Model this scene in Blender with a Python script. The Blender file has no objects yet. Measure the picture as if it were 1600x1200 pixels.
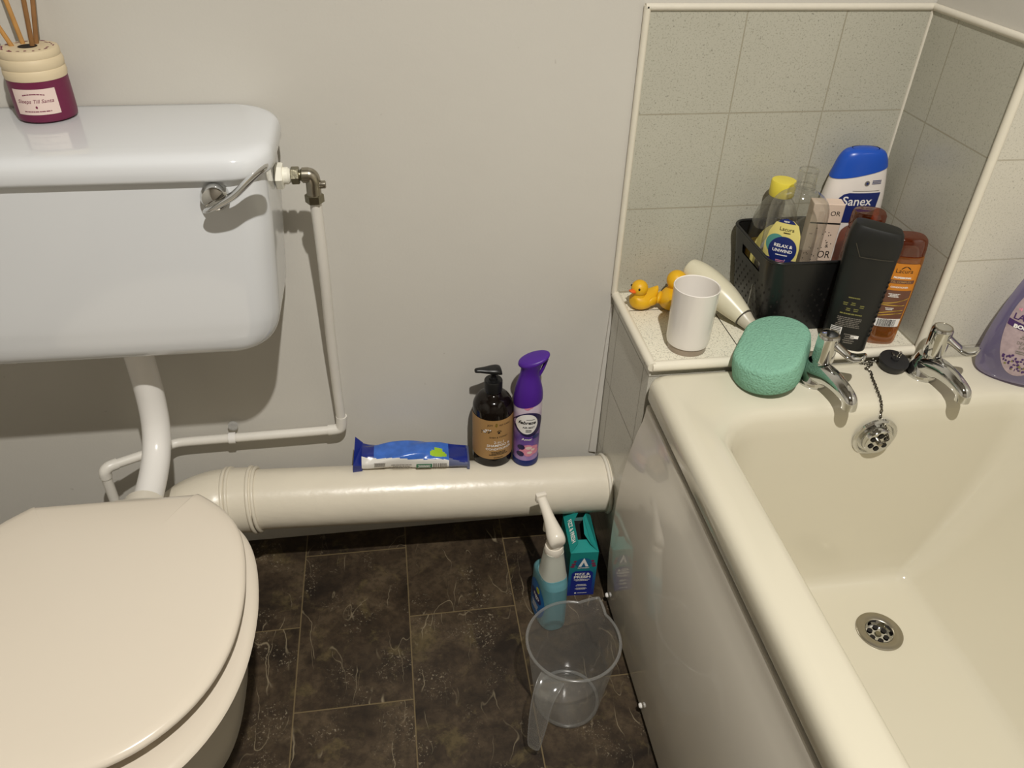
import bpy, bmesh, math, random
from mathutils import Vector, Matrix
random.seed(7)
PI = math.pi
S = bpy.context.scene
C = S.collection
sin, cos, R = math.sin, math.cos, math.radians

# ------------------------------------------------------------------ materials
def lin(h):
    h = h.lstrip('#')
    o = []
    for i in (0, 2, 4):
        c = int(h[i:i+2], 16)/255
        o.append(c/12.92 if c <= .04045 else ((c+.055)/1.055)**2.4)
    return tuple(o) + (1,)

class NT:
    def __init__(s, name):
        s.m = bpy.data.materials.new(name); s.m.use_nodes = True
        s.t = s.m.node_tree; s.t.nodes.clear()
        s.out = s.t.nodes.new('ShaderNodeOutputMaterial')
    def n(s, typ, **kw):
        nd = s.t.nodes.new(typ)
        for k, v in kw.items(): setattr(nd, k, v)
        return nd
    def l(s, a, b): s.t.links.new(a, b)
    def math(s, op, a, b=None, c=None, clamp=False):
        nd = s.n('ShaderNodeMath', operation=op); nd.use_clamp = clamp
        for i, v in enumerate((a, b, c)):
            if v is None: continue
            if isinstance(v, (int, float)): nd.inputs[i].default_value = v
            else: s.l(v, nd.inputs[i])
        return nd.outputs[0]
    def mix(s, f, a, b):
        nd = s.n('ShaderNodeMix', data_type='RGBA')
        for sock, v in ((nd.inputs[0], f), (nd.inputs[6], a), (nd.inputs[7], b)):
            if isinstance(v, (int, float)): sock.default_value = v
            elif isinstance(v, tuple): sock.default_value = v
            else: s.l(v, sock)
        return nd.outputs[2]
    def noise(s, vec, scale, detail=4, rough=.5, dist=0):
        nd = s.n('ShaderNodeTexNoise'); nd.inputs['Scale'].default_value = scale
        nd.inputs['Detail'].default_value = detail; nd.inputs['Roughness'].default_value = rough
        nd.inputs['Distortion'].default_value = dist
        if vec is not None: s.l(vec, nd.inputs['Vector'])
        return nd.outputs['Fac']
    def ramp(s, f, *stops):
        nd = s.n('ShaderNodeValToRGB')
        e = nd.color_ramp.elements
        while len(e) < len(stops): e.new(.5)
        for q, (p, c) in zip(e, stops): q.position = p; q.color = c
        s.l(f, nd.inputs[0]); return nd.outputs[0]
    def principled(s, col, rough=.5, metal=0, spec=.5, coat=0, trans=0, ior=1.45, alpha=1, bump=None, bstr=.2, bdist=.002, sss=0):
        p = s.n('ShaderNodeBsdfPrincipled')
        if isinstance(col, tuple): p.inputs['Base Color'].default_value = col
        else: s.l(col, p.inputs['Base Color'])
        if isinstance(rough, (int, float)): p.inputs['Roughness'].default_value = rough
        else: s.l(rough, p.inputs['Roughness'])
        p.inputs['Metallic'].default_value = metal
        p.inputs['Specular IOR Level'].default_value = spec
        p.inputs['Coat Weight'].default_value = coat
        p.inputs['Coat Roughness'].default_value = .05
        p.inputs['Transmission Weight'].default_value = trans
        p.inputs['IOR'].default_value = ior
        p.inputs['Alpha'].default_value = alpha
        p.inputs['Subsurface Weight'].default_value = sss
        if bump is not None:
            b = s.n('ShaderNodeBump'); b.inputs['Strength'].default_value = bstr; b.inputs['Distance'].default_value = bdist
            s.l(bump, b.inputs['Height']); s.l(b.outputs[0], p.inputs['Normal'])
        return p
    def done(s, sh): s.l(sh.outputs[0], s.out.inputs[0]); return s.m

def simple(name, col, rough=.45, metal=0, spec=.5, var=.05, scale=30, bump=0, bscale=60, bdist=.001, coat=0, sss=0):
    t = NT(name); tc = t.n('ShaderNodeTexCoord').outputs['Object']
    c = lin(col) if isinstance(col, str) else col
    if var:
        f = t.noise(tc, scale, 3)
        d = tuple(max(0, x*(1-var)) for x in c[:3]) + (1,)
        u = tuple(min(1, x*(1+var)) for x in c[:3]) + (1,)
        c = t.mix(f, d, u)
    b = t.noise(tc, bscale, 3) if bump else None
    return t.done(t.principled(c, rough, metal, spec, coat, bump=b, bstr=bump, bdist=bdist, sss=sss))

def clear(name, tint, gloss=.12, cloud=0, cloudcol=(.8,.8,.8,1), rough=.05):
    """see-through plastic: straight transmission tinted, a fresnel gloss, optional milky part"""
    t = NT(name)
    tr = t.n('ShaderNodeBsdfTransparent'); tr.inputs[0].default_value = tint
    gl = t.n('ShaderNodeBsdfGlossy'); gl.inputs['Roughness'].default_value = rough
    gl.inputs[0].default_value = (1, 1, 1, 1)
    lw = t.n('ShaderNodeLayerWeight'); lw.inputs['Blend'].default_value = .35
    f = t.math('MULTIPLY_ADD', lw.outputs['Facing'], gloss*2.2, gloss*.35, clamp=True)
    base = tr
    if cloud:
        df = t.n('ShaderNodeBsdfDiffuse'); df.inputs[0].default_value = cloudcol
        tl = t.n('ShaderNodeBsdfTranslucent'); tl.inputs[0].default_value = cloudcol
        m0 = t.n('ShaderNodeMixShader'); m0.inputs[0].default_value = .5
        t.l(df.outputs[0], m0.inputs[1]); t.l(tl.outputs[0], m0.inputs[2])
        m1 = t.n('ShaderNodeMixShader')
        fc = t.math('MULTIPLY_ADD', lw.outputs['Facing'], cloud*1.3, cloud*.6, clamp=True)
        t.l(fc, m1.inputs[0]); t.l(tr.outputs[0], m1.inputs[1]); t.l(m0.outputs[0], m1.inputs[2])
        base = m1
    mx = t.n('ShaderNodeMixShader'); t.l(f, mx.inputs[0])
    t.l(base.outputs[0], mx.inputs[1]); t.l(gl.outputs[0], mx.inputs[2])
    return t.done(mx)

def tile_mat(name, u, u0, pu, v, v0, pv, base, grout, w=.0022, spk=.5, gs=1.0, rough=.3):
    t = NT(name); pos = t.n('ShaderNodeNewGeometry').outputs['Position']
    sp = t.n('ShaderNodeSeparateXYZ'); t.l(pos, sp.inputs[0])
    def g(ax, o, p):
        d = t.math('PINGPONG', t.math('SUBTRACT', sp.outputs[ax], o), p/2)
        return t.math('LESS_THAN', d, w/2)
    gm = t.math('MAXIMUM', g(u, u0, pu), g(v, v0, pv))
    n1 = t.noise(pos, 420, 2, .6); n2 = t.noise(pos, 900, 2, .6); n3 = t.noise(pos, 9, 3)
    c = t.mix(n3, lin(base[0]), lin(base[1]))
    c = t.mix(t.math('MULTIPLY', t.ramp(n1, (.56, (0,0,0,1)), (.66, (1,1,1,1))), .55*spk), c, lin('#6f6a58'))
    c = t.mix(t.math('MULTIPLY', t.ramp(n2, (.60, (0,0,0,1)), (.70, (1,1,1,1))), .5*spk), c, lin('#8a8570'))
    n4 = t.noise(pos, 240, 1, .4)
    c = t.mix(t.math('MULTIPLY', t.ramp(n4, (.72, (0,0,0,1)), (.75, (1,1,1,1))), .55*spk), c, lin('#4a4438'))
    gn = t.noise(pos, 25, 3)
    gf = t.math('MULTIPLY', gm, t.math('MULTIPLY_ADD', gn, .7, gs*.55, clamp=True))
    c = t.mix(gf, c, lin(grout))
    h = t.math('SUBTRACT', t.math('MULTIPLY', n1, .12), gm)
    rr = t.math('MULTIPLY_ADD', gm, .4, rough)
    return t.done(t.principled(c, rr, bump=h, bstr=.35, bdist=.0012))

def floor_mat():
    t = NT('dark_marbled_vinyl'); pos = t.n('ShaderNodeNewGeometry').outputs['Position']
    sp = t.n('ShaderNodeSeparateXYZ'); t.l(pos, sp.inputs[0]); x, y = sp.outputs[0], sp.outputs[1]
    px, py = .195, .336
    k = t.math('FLOOR', t.math('DIVIDE', t.math('ADD', x, .212), px))
    odd = t.math('FLOORED_MODULO', k, 2)
    yy = t.math('SUBTRACT', t.math('ADD', y, .057), t.math('MULTIPLY', odd, py/2))
    j = t.math('FLOOR', t.math('DIVIDE', yy, py))
    gx = t.math('PINGPONG', t.math('ADD', x, .212), px/2)
    gy = t.math('PINGPONG', yy, py/2)
    gm = t.math('LESS_THAN', t.math('MINIMUM', gx, gy), .0011)
    cb = t.n('ShaderNodeCombineXYZ'); t.l(t.math('MULTIPLY_ADD', k, 3.17, x), cb.inputs[0]); t.l(t.math('MULTIPLY_ADD', j, 2.31, y), cb.inputs[1])
    t.l(t.math('MULTIPLY_ADD', k, 1.3, j), cb.inputs[2])
    p = cb.outputs[0]
    big = t.noise(p, 9, 8, .62, .6); blo = t.noise(p, 16, 6, .65, .5); fine = t.noise(p, 70, 6, .7)
    c = t.ramp(big, (.33, lin('#241d17')), (.5, lin('#403529')), (.68, lin('#594c3b')))
    c = t.mix(t.math('MULTIPLY', t.ramp(blo, (.56, (0,0,0,1)), (.66, (1,1,1,1))), .55), c, lin('#665a3d'))
    c = t.mix(t.math('MULTIPLY', t.ramp(fine, (.4, (1,1,1,1)), (.55, (0,0,0,1))), .45), c, lin('#1b1611'))
    # veins: thin broken cracks
    nz = t.n('ShaderNodeTexNoise'); nz.inputs['Scale'].default_value = 7; nz.inputs['Detail'].default_value = 4; t.l(p, nz.inputs['Vector'])
    vm = t.n('ShaderNodeVectorMath', operation='MULTIPLY_ADD'); t.l(nz.outputs['Color'], vm.inputs[0]); vm.inputs[1].default_value = (.07, .07, 0); t.l(p, vm.inputs[2])
    mp = t.n('ShaderNodeMapping'); mp.inputs['Rotation'].default_value = (0, 0, R(-28)); mp.inputs['Scale'].default_value = (2.6, .75, 1); t.l(vm.outputs[0], mp.inputs['Vector'])
    def iso(scale, off, w, det=2):
        n = t.noise(mp.outputs[0], scale, det, .55)
        return t.ramp(t.math('ABSOLUTE', t.math('SUBTRACT', n, off)), (0, (1,1,1,1)), (w, (0,0,0,1)))
    for sc, off, w, mlo, st in ((3.0, .50, .0030, .50, .6), (4.4, .43, .0032, .52, .5), (3.8, .58, .0034, .52, .55), (5.5, .5, .003, .54, .4)):
        mk = t.ramp(t.noise(p, 6+sc*1.3, 2), (mlo, (0,0,0,1)), (mlo+.08, (1,1,1,1)))
        c = t.mix(t.math('MULTIPLY', t.math('MULTIPLY', iso(sc, off, w), mk), st), c, lin('#a3967c'))
    fl = t.ramp(t.noise(p, 240, 2, .6, .8), (.60, (0,0,0,1)), (.66, (1,1,1,1)))
    fm = t.ramp(t.noise(p, 13, 2), (.53, (0,0,0,1)), (.64, (1,1,1,1)))
    c = t.mix(t.math('MULTIPLY', t.math('MULTIPLY', fl, fm), .6), c, lin('#958a76'))
    c = t.mix(t.math('MULTIPLY', gm, .75), c, lin('#75664a'))
    h = t.math('SUBTRACT', t.math('MULTIPLY', fine, .3), gm)
    return t.done(t.principled(c, .42, spec=.35, bump=h, bstr=.2, bdist=.0008))

def paint_mat():
    t = NT('grey_white_wall_paint'); pos = t.n('ShaderNodeNewGeometry').outputs['Position']
    c = t.mix(t.noise(pos, 3, 4), lin('#c5c1b8'), lin('#ccc9c1'))
    sc = t.ramp(t.noise(pos, 60, 2, .5), (.74, (0,0,0,1)), (.78, (1,1,1,1)))
    c = t.mix(t.math('MULTIPLY', sc, .3), c, lin('#8f877a'))
    b = t.math('ADD', t.noise(pos, 18, 4), t.math('MULTIPLY', t.noise(pos, 220, 3), .35))
    return t.done(t.principled(c, .42, spec=.3, bump=b, bstr=.25, bdist=.002))

M = {}
M['paint'] = paint_mat()
M['floor'] = floor_mat()
M['ceil_paint'] = simple('grey_ceiling_paint', '#c9c5bd', .7)
M['dark_paint'] = simple('taupe_paint', '#8a8276', .6)
TB = ('#b0aea0', '#bab8aa')
M['tile_back'] = tile_mat('speckled_tile_back', 0, .517, .1515, 2, .8335, .1515, TB, '#98927f', spk=.8, gs=.8)
M['tile_side'] = tile_mat('speckled_tile_side', 1, -.069, .1515, 2, .8335, .1515, TB, '#98927f', spk=.6, gs=.8)
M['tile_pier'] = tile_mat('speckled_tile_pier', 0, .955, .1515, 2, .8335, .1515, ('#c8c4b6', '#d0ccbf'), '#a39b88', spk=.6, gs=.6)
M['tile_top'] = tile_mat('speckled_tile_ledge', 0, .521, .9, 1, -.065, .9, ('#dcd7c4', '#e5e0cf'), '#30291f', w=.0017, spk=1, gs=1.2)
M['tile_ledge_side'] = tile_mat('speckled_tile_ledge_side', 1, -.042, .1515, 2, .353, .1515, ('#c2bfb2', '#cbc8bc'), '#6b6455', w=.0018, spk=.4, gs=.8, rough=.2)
M['trim'] = simple('cream_tile_trim', '#ddd7c6', .3, bump=.1)
M['caulk'] = simple('cream_sealant', '#d8d2c3', .5, bump=.5, bscale=90)
M['ceramic'] = simple('white_vitreous_china', '#d4d6d8', .10, spec=.6, var=.015, scale=4)
M['pan_ceramic'] = simple('cream_white_vitreous_china', '#d3ccbd', .12, spec=.6, var=.015, scale=4)
M['seat'] = simple('cream_white_seat_plastic', '#d3c9b9', .2, spec=.5, var=.015, scale=5)
M['tub'] = simple('cream_bath_acrylic', '#cec8b5', .12, spec=.5, var=.02, scale=3)
M['panel'] = simple('bath_panel_acrylic', '#cfc9bc', .055, spec=.6, var=.02, scale=3)
M['white_plastic'] = simple('white_plastic_pipe', '#e6e3de', .22, var=.02)
M['pipe_paint'] = simple('cream_pipe_gloss_paint', '#dad2c0', .3, var=.05, scale=12, bump=.35, bscale=45, bdist=.002)
M['supply_paint'] = simple('white_pipe_paint', '#dedad1', .35, var=.05, scale=25, bump=.3, bscale=60)
M['chrome'] = simple('chrome', '#d0d0ce', .06, metal=1, var=.04, scale=40)
M['chrome_dull'] = simple('dull_steel', '#a8a294', .28, metal=1, var=.08, scale=60, bump=.1)
M['chain_steel'] = simple('grey_chain_steel', '#6f6a60', .3, metal=1, var=.2, scale=300)
M['brass'] = simple('tarnished_plated_brass', '#8f8a76', .28, metal=1, var=.2, scale=120, bump=.3, bscale=200)
M['nut_white'] = simple('white_nylon', '#e9e6d8', .4)
M['hole'] = simple('dark_hole', '#15110e', .7, var=0)
M['black_rubber'] = simple('black_rubber', '#1d1d1e', .55, var=.1)
M['black_plastic'] = simple('black_plastic', '#161616', .35, var=.1)
M['black_bottle'] = simple('matt_black_bottle', '#181918', .42, var=.1)
M['dark_amber'] = simple('near_black_brown_bottle', '#120c09', .12, var=.1)
M['purple'] = simple('purple_plastic', '#4a1f8a', .4)
M['navy'] = simple('navy_print', '#1d2a66', .4)
M['deepnavy'] = simple('dark_violet_print', '#241a48', .4, var=.3, scale=90)
M['white_print'] = simple('white_print', '#ece9e4', .45, var=.02)
M['black_print'] = simple('black_print', '#171513', .5, var=.02)
M['grey_print'] = simple('grey_print', '#77726a', .5, var=.02)
M['olive_print'] = simple('olive_print', '#7d7a44', .5)
M['gold_print'] = simple('gold_foil', '#d8b65a', .25, metal=.8)
M['green_print'] = simple('green_print', '#1f6b45', .4)
M['lime'] = simple('lime_print', '#9cc02c', .4)
M['sponge'] = simple('green_sponge_foam', '#82b29b', .95, spec=.1, var=.14, scale=220, bump=.9, bscale=300, bdist=.003)
M['duck'] = simple('yellow_rubber', '#dcaa1a', .45, var=.04, sss=.0)
M['beak'] = simple('orange_rubber', '#e2641c', .45)
M['cup'] = simple('white_cup_plastic', '#e6e1da', .14, var=.01)
M['cupbase'] = simple('taupe_cup_foot', '#9a8c7c', .25)
M['cream_dev'] = simple('aged_cream_plastic', '#d3cdb4', .3, var=.05)
M['cream_dev2'] = simple('grey_cream_plastic', '#bdb6a4', .35)
M['teal'] = simple('teal_carton', '#1f8a84', .4, var=.06)
M['box_blue'] = simple('deep_blue_print', '#14257e', .35)
M['box_mid'] = simple('teal_blue_print', '#195f86', .4)
M['card'] = simple('raw_card', '#5b8a86', .7)
M['amber_label'] = simple('ochre_label', '#c77d22', .35)
M['brown_label'] = simple('brown_label', '#6a4636', .4)
M['tan_label'] = simple('tan_label', '#a98352', .5, var=.04)
M['maroon'] = simple('maroon_glass_paint', '#6c1f42', .4)
M['wood'] = simple('pale_turned_wood', '#d8c7a6', .55, var=.1, scale=18)
M['reed'] = simple('golden_reed', '#b9894a', .6, var=.25, scale=60)
M['reed_brown'] = simple('brown_reed', '#8a6238', .6, var=.25, scale=60)
M['label_pink'] = simple('pale_pink_label', '#e2cdc4', .55)
M['maroon_print'] = simple('maroon_print', '#7a2f4c', .5)
M['sanex_white'] = simple('white_bottle', '#e4ddd6', .3)
M['sanex_blue'] = simple('blue_cap', '#1d4fb4', .3)
M['flower'] = simple('pink_flower_print', '#d98aa0', .5, var=.3, scale=150)
M['cream_card'] = simple('cream_pink_card', '#d9c3b0', .5)
M['yellow_cap'] = simple('yellow_cap', '#e0cf4a', .35)
M['yellow_label'] = simple('pale_yellow_label', '#ddd07e', .45)
M['teal_label'] = simple('muted_teal_label', '#4f8f88', .45)
M['violet_label'] = simple('violet_label', '#2c2060', .4, var=.5, scale=160)
M['pack_white'] = simple('white_film', '#dcd9d2', .25, var=.05, bump=.3, bscale=40, bdist=.002)
M['pack_blue'] = simple('blue_film', '#3b68bd', .22, var=.4, scale=60, bump=.3, bscale=40, bdist=.002)
M['pack_navy'] = simple('navy_film', '#1c2a78', .22, var=.15, bump=.3, bscale=40, bdist=.002)
M['pack_grey'] = simple('grey_blue_film_end', '#5f6582', .3, var=.15)
M['lav_label'] = simple('lavender_flower_print', '#a89699', .45, var=.3, scale=130)
M['lav_band'] = simple('purple_band_print', '#452a5e', .4)
M['blue_label'] = simple('blue_label', '#1765a6', .35, var=.2, scale=40)
M['clear'] = clear('clear_plastic', (.92, .92, .90, 1), .14, .09, (.45, .45, .42, 1))
M['jug'] = clear('milky_polypropylene', (.93, .93, .92, 1), .10, .15, (.72, .72, .70, 1), .12)
M['jug_rim'] = clear('milky_polypropylene_edge', (.85, .85, .84, 1), .08, .28, (.62, .62, .61, 1), .2)
M['amber'] = clear('amber_plastic', (.86, .50, .16, 1), .10, .28, (.72, .36, .09, 1))
M['amber_dark'] = clear('dark_amber_plastic', (.56, .17, .05, 1), .12, .18, (.42, .12, .03, 1))
M['yellow_liquid'] = clear('yellow_liquid', (.85, .68, .10, 1), .02, .3, (.75, .55, .05, 1))
M['violet_liquid'] = clear('clear_violet_liquid', (.45, .40, .66, 1), .10, .62, (.42, .38, .58, 1))
M['blue_liquid'] = simple('pale_blue_liquid', '#5d8d95', .3, var=.03)
M['bottle_pp'] = simple('milky_white_bottle', '#b3b5aa', .35, var=.02)
M['spray_white'] = simple('white_trigger_plastic', '#e4ddcf', .25, var=.02)
M['ring_dark'] = simple('dark_seam', '#4a443a', .6, var=0)
M['clear_tape'] = clear('clear_clip_plastic', (.9, .9, .88, 1), .15, .6)

# ------------------------------------------------------------------ mesh builder
class MB:
    def __init__(s, mat=None):
        s.bm = bmesh.new(); s.mats = []; s.mi = 0
        if mat: s.m(mat)
    def m(s, name):
        if name not in s.mats: s.mats.append(name)
        s.mi = s.mats.index(name); return s
    def v(s, p): return s.bm.verts.new(p)
    def f(s, vs):
        vs2 = []
        for q in vs:
            if q not in vs2: vs2.append(q)
        if len(vs2) < 3: return
        try:
            fc = s.bm.faces.new(vs2); fc.material_index = s.mi; fc.smooth = True
        except ValueError: pass
    def loft(s, loops, cap0=True, cap1=True, closed=True):
        rows = [[s.v(p) for p in lp] for lp in loops]
        n = len(rows[0])
        for a, b in zip(rows, rows[1:]):
            for i in range(n if closed else n-1):
                j = (i+1) % n
                s.f([a[i], a[j], b[j], b[i]])
        if cap0: s.f(rows[0][::-1])
        if cap1: s.f(rows[-1])
        return rows
    def lathe(s, prof, seg=40, o=(0,0,0), axis='z', cap0=True, cap1=True, rot=None):
        loops = []
        for r, z in prof:
            lp = []
            for i in range(seg):
                a = 2*PI*i/seg
                p = Vector((r*cos(a), r*sin(a), z))
                if axis == 'y': p = Vector((p.x, -p.z, p.y))
                elif axis == 'x': p = Vector((p.z, p.x, p.y))
                if rot is not None: p = rot @ p
                lp.append(p + Vector(o))
            loops.append(lp)
        return s.loft(loops, cap0, cap1)
    def tube(s, pts, rad, seg=20, caps=True, up=None, flat=1.0):
        pts = [Vector(p) for p in pts]; n = len(pts)
        rads = rad if isinstance(rad, (list, tuple)) else [rad]*n
        loops = []; prev = None
        for i, p in enumerate(pts):
            d = (pts[min(i+1, n-1)] - pts[max(i-1, 0)]).normalized()
            if prev is None:
                u = Vector(up) if up else (Vector((0,0,1)) if abs(d.z) < .9 else Vector((1,0,0)))
            else: u = prev
            u = (u - d*u.dot(d)).normalized(); prev = u; w = d.cross(u)
            loops.append([p + (u*cos(2*PI*k/seg)*flat + w*sin(2*PI*k/seg))*rads[i] for k in range(seg)])
        return s.loft(loops, caps, caps)
    def box(s, a, b, bev=0, seg=2):
        x0, y0, z0 = a; x1, y1, z1 = b
        bm2 = bmesh.new()
        bmesh.ops.create_cube(bm2, size=1)
        for q in bm2.verts: q.co = Vector(((x0+x1)/2 + q.co.x*(x1-x0), (y0+y1)/2 + q.co.y*(y1-y0), (z0+z1)/2 + q.co.z*(z1-z0)))
        if bev: bmesh.ops.bevel(bm2, geom=list(bm2.edges), offset=bev, segments=seg, profile=.5, affect='EDGES')
        s.take(bm2)
    def take(s, bm2, mat=None, keep_flat=False):
        mp = {}
        for q in bm2.verts: mp[q] = s.v(mat @ q.co if mat else q.co)
        for fc in bm2.faces: s.f([mp[q] for q in fc.verts])
        bm2.free()
    def sphere(s, c, r, seg=24, rings=14, sc=(1,1,1), rot=None):
        bm2 = bmesh.new(); bmesh.ops.create_uvsphere(bm2, u_segments=seg, v_segments=rings, radius=1)
        for q in bm2.verts:
            p = Vector((q.co.x*sc[0], q.co.y*sc[1], q.co.z*sc[2]))*r
            if rot is not None: p = rot @ p
            q.co = p + Vector(c)
        s.take(bm2)
    def torus(s, c, R0, r, seg=24, rs=8, rot=None, sc=(1,1,1)):
        rows = []
        for i in range(seg):
            a = 2*PI*i/seg; lp = []
            for k in range(rs):
                b = 2*PI*k/rs
                p = Vector(((R0 + r*cos(b))*cos(a)*sc[0], (R0 + r*cos(b))*sin(a)*sc[1], r*sin(b)*sc[2]))
                if rot is not None: p = rot @ p
                lp.append(s.v(p + Vector(c)))
            rows.append(lp)
        for i in range(seg):
            a, b = rows[i], rows[(i+1) % seg]
            for k in range(rs): s.f([a[k], b[k], b[(k+1) % rs], a[(k+1) % rs]])
    def grid(s, fn, u0, u1, v0, v1, nu, nv):
        rows = [[s.v(fn(u0+(u1-u0)*i/nu, v0+(v1-v0)*j/nv)) for i in range(nu+1)] for j in range(nv+1)]
        for j in range(nv):
            for i in range(nu): s.f([rows[j][i], rows[j][i+1], rows[j+1][i+1], rows[j+1][i]])
    def shape(s, fn, outline, cx, cy, rings=5):
        """filled 2-D outline (star-shaped about cx,cy) laid on the surface fn(u,v)"""
        o2 = []
        for i, (x, y) in enumerate(outline):
            x2, y2 = outline[(i+1) % len(outline)]; k = max(1, int(math.hypot(x2-x, y2-y)/.003))
            o2 += [(x+(x2-x)*t/k, y+(y2-y)*t/k) for t in range(k)]
        outline = o2; prev = None; n = len(outline)
        cv = s.v(fn(cx, cy))
        for k in range(1, rings+1):
            t = k/rings
            cur = [s.v(fn(cx+(x-cx)*t, cy+(y-cy)*t)) for x, y in outline]
            for i in range(n):
                j = (i+1) % n
                if prev is None: s.f([cv, cur[i], cur[j]])
                else: s.f([prev[i], cur[i], cur[j], prev[j]])
            prev = cur
    def text(s, fn, string, cx, cy, width=None, height=None, shear=0, bold=0, arc=None):
        vs, fs = text2d(string, shear, bold)
        xs = [p[0] for p in vs]; ys = [p[1] for p in vs]
        x0, x1, y0, y1 = min(xs), max(xs), min(ys), max(ys)
        if width and not height: sx = sy = width/(x1-x0)
        elif height and not width: sx = sy = height/(y1-y0)
        else: sx, sy = width/(x1-x0), height/(y1-y0)
        out = []
        for x, y in vs:
            u, w = (x-(x0+x1)/2)*sx, (y-(y0+y1)/2)*sy
            if arc:
                a = u/arc; u, w = (arc+w)*sin(a), (arc+w)*cos(a)-arc
            out.append(s.v(fn(cx+u, cy+w)))
        for fc in fs: s.f([out[i] for i in fc])
    def bars(s, fn, cx, cy, w, h, n, gap=.45, rnd=.3):
        """rows of print too small to read"""
        for i in range(n):
            ww = w*(1-rnd*random.random()); y = cy + h/2 - (i+.5)*h/n
            x = cx - ww/2
            while x < cx + ww/2 - 1e-6:
                l = min(w*random.uniform(.05, .16), cx + ww/2 - x)
                s.grid(fn, x, x+l*.85, y-h/n*(1-gap)/2, y+h/n*(1-gap)/2, 2, 1); x += l
    def barcode(s, fn, cx, cy, w, h, n=22):
        x = cx - w/2
        while x < cx + w/2:
            l = w/n*random.choice((.35, .5, .8, 1.1)); s.grid(fn, x, min(x+l, cx+w/2), cy-h/2, cy+h/2, 1, 1); x += l + w/n*random.choice((.4, .6, .9))
    def obj(s, name, parent=None, sharp=35, loc=None, fix=True):
        if fix: bmesh.ops.recalc_face_normals(s.bm, faces=list(s.bm.faces))
        me = bpy.data.meshes.new(name); s.bm.to_mesh(me); s.bm.free()
        for k in s.mats: me.materials.append(M[k])
        if sharp: me.set_sharp_from_angle(angle=R(sharp))
        o = bpy.data.objects.new(name, me); C.objects.link(o)
        if parent: o.parent = parent
        if loc: o.location = loc
        return o

_tc = {}
def text2d(string, shear=0, bold=0):
    key = (string, shear, bold)
    if key in _tc: return _tc[key]
    cu = bpy.data.curves.new('lettering', 'FONT'); cu.body = string; cu.size = 1; cu.shear = shear; cu.offset = bold
    cu.resolution_u = 3; cu.fill_mode = 'BOTH'
    o = bpy.data.objects.new('lettering', cu); C.objects.link(o)
    bpy.context.view_layer.update()
    me = bpy.data.meshes.new_from_object(o.evaluated_get(bpy.context.evaluated_depsgraph_get()))
    vs = [(q.co.x, q.co.y) for q in me.vertices]; fs = [tuple(p.vertices) for p in me.polygons]
    bpy.data.objects.remove(o); bpy.data.curves.remove(cu); bpy.data.meshes.remove(me)
    _tc[key] = (vs, fs); return _tc[key]

def tag(o, label, cat, group=None, kind=None):
    o['label'] = label; o['category'] = cat
    if group: o['group'] = group
    if kind: o['kind'] = kind
    return o
def thing(name, label, cat, loc=(0,0,0), rz=0, group=None, rx=0, ry=0):
    o = bpy.data.objects.new(name, None); o.empty_display_size = .03; C.objects.link(o)
    o.location = loc; o.rotation_euler = (rx, ry, rz)
    return tag(o, label, cat, group)
def struct(o, label, cat): return tag(o, label, cat, kind='structure')

def spline(pts, k=6):
    """Catmull-Rom through tuples"""
    out = []; n = len(pts)
    for i in range(n-1):
        p0, p1, p2, p3 = pts[max(i-1,0)], pts[i], pts[i+1], pts[min(i+2,n-1)]
        for j in range(k):
            t = j/k
            out.append(tuple(.5*((2*b)+(-a+c)*t+(2*a-5*b+4*c-d)*t*t+(-a+3*b-3*c+d)*t**3) for a,b,c,d in zip(p0,p1,p2,p3)))
    out.append(tuple(pts[-1])); return out
def rrect(x0, x1, y0, y1, r, z, n=8):
    pts = []
    for cx, cy, a0 in ((x1-r, y1-r, 0), (x0+r, y1-r, 90), (x0+r, y0+r, 180), (x1-r, y0+r, 270)):
        for i in range(n+1):
            a = R(a0 + 90*i/n); pts.append((cx+r*cos(a), cy+r*sin(a), z))
    return pts
def sell(a, b, n, seg, z=0, cx=0, cy=0):
    o = []
    for i in range(seg):
        t = 2*PI*i/seg; c, s_ = cos(t), sin(t)
        o.append((cx + a*math.copysign(abs(c)**(2/n), c), cy + b*math.copysign(abs(s_)**(2/n), s_), z))
    return o
def circ(cx, cy, rx, ry=None, n=36, a0=0, a1=360):
    ry = ry or rx
    return [(cx+rx*cos(R(a0+(a1-a0)*i/n)), cy+ry*sin(R(a0+(a1-a0)*i/n))) for i in range(n if a1-a0 >= 360 else n+1)]

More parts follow.
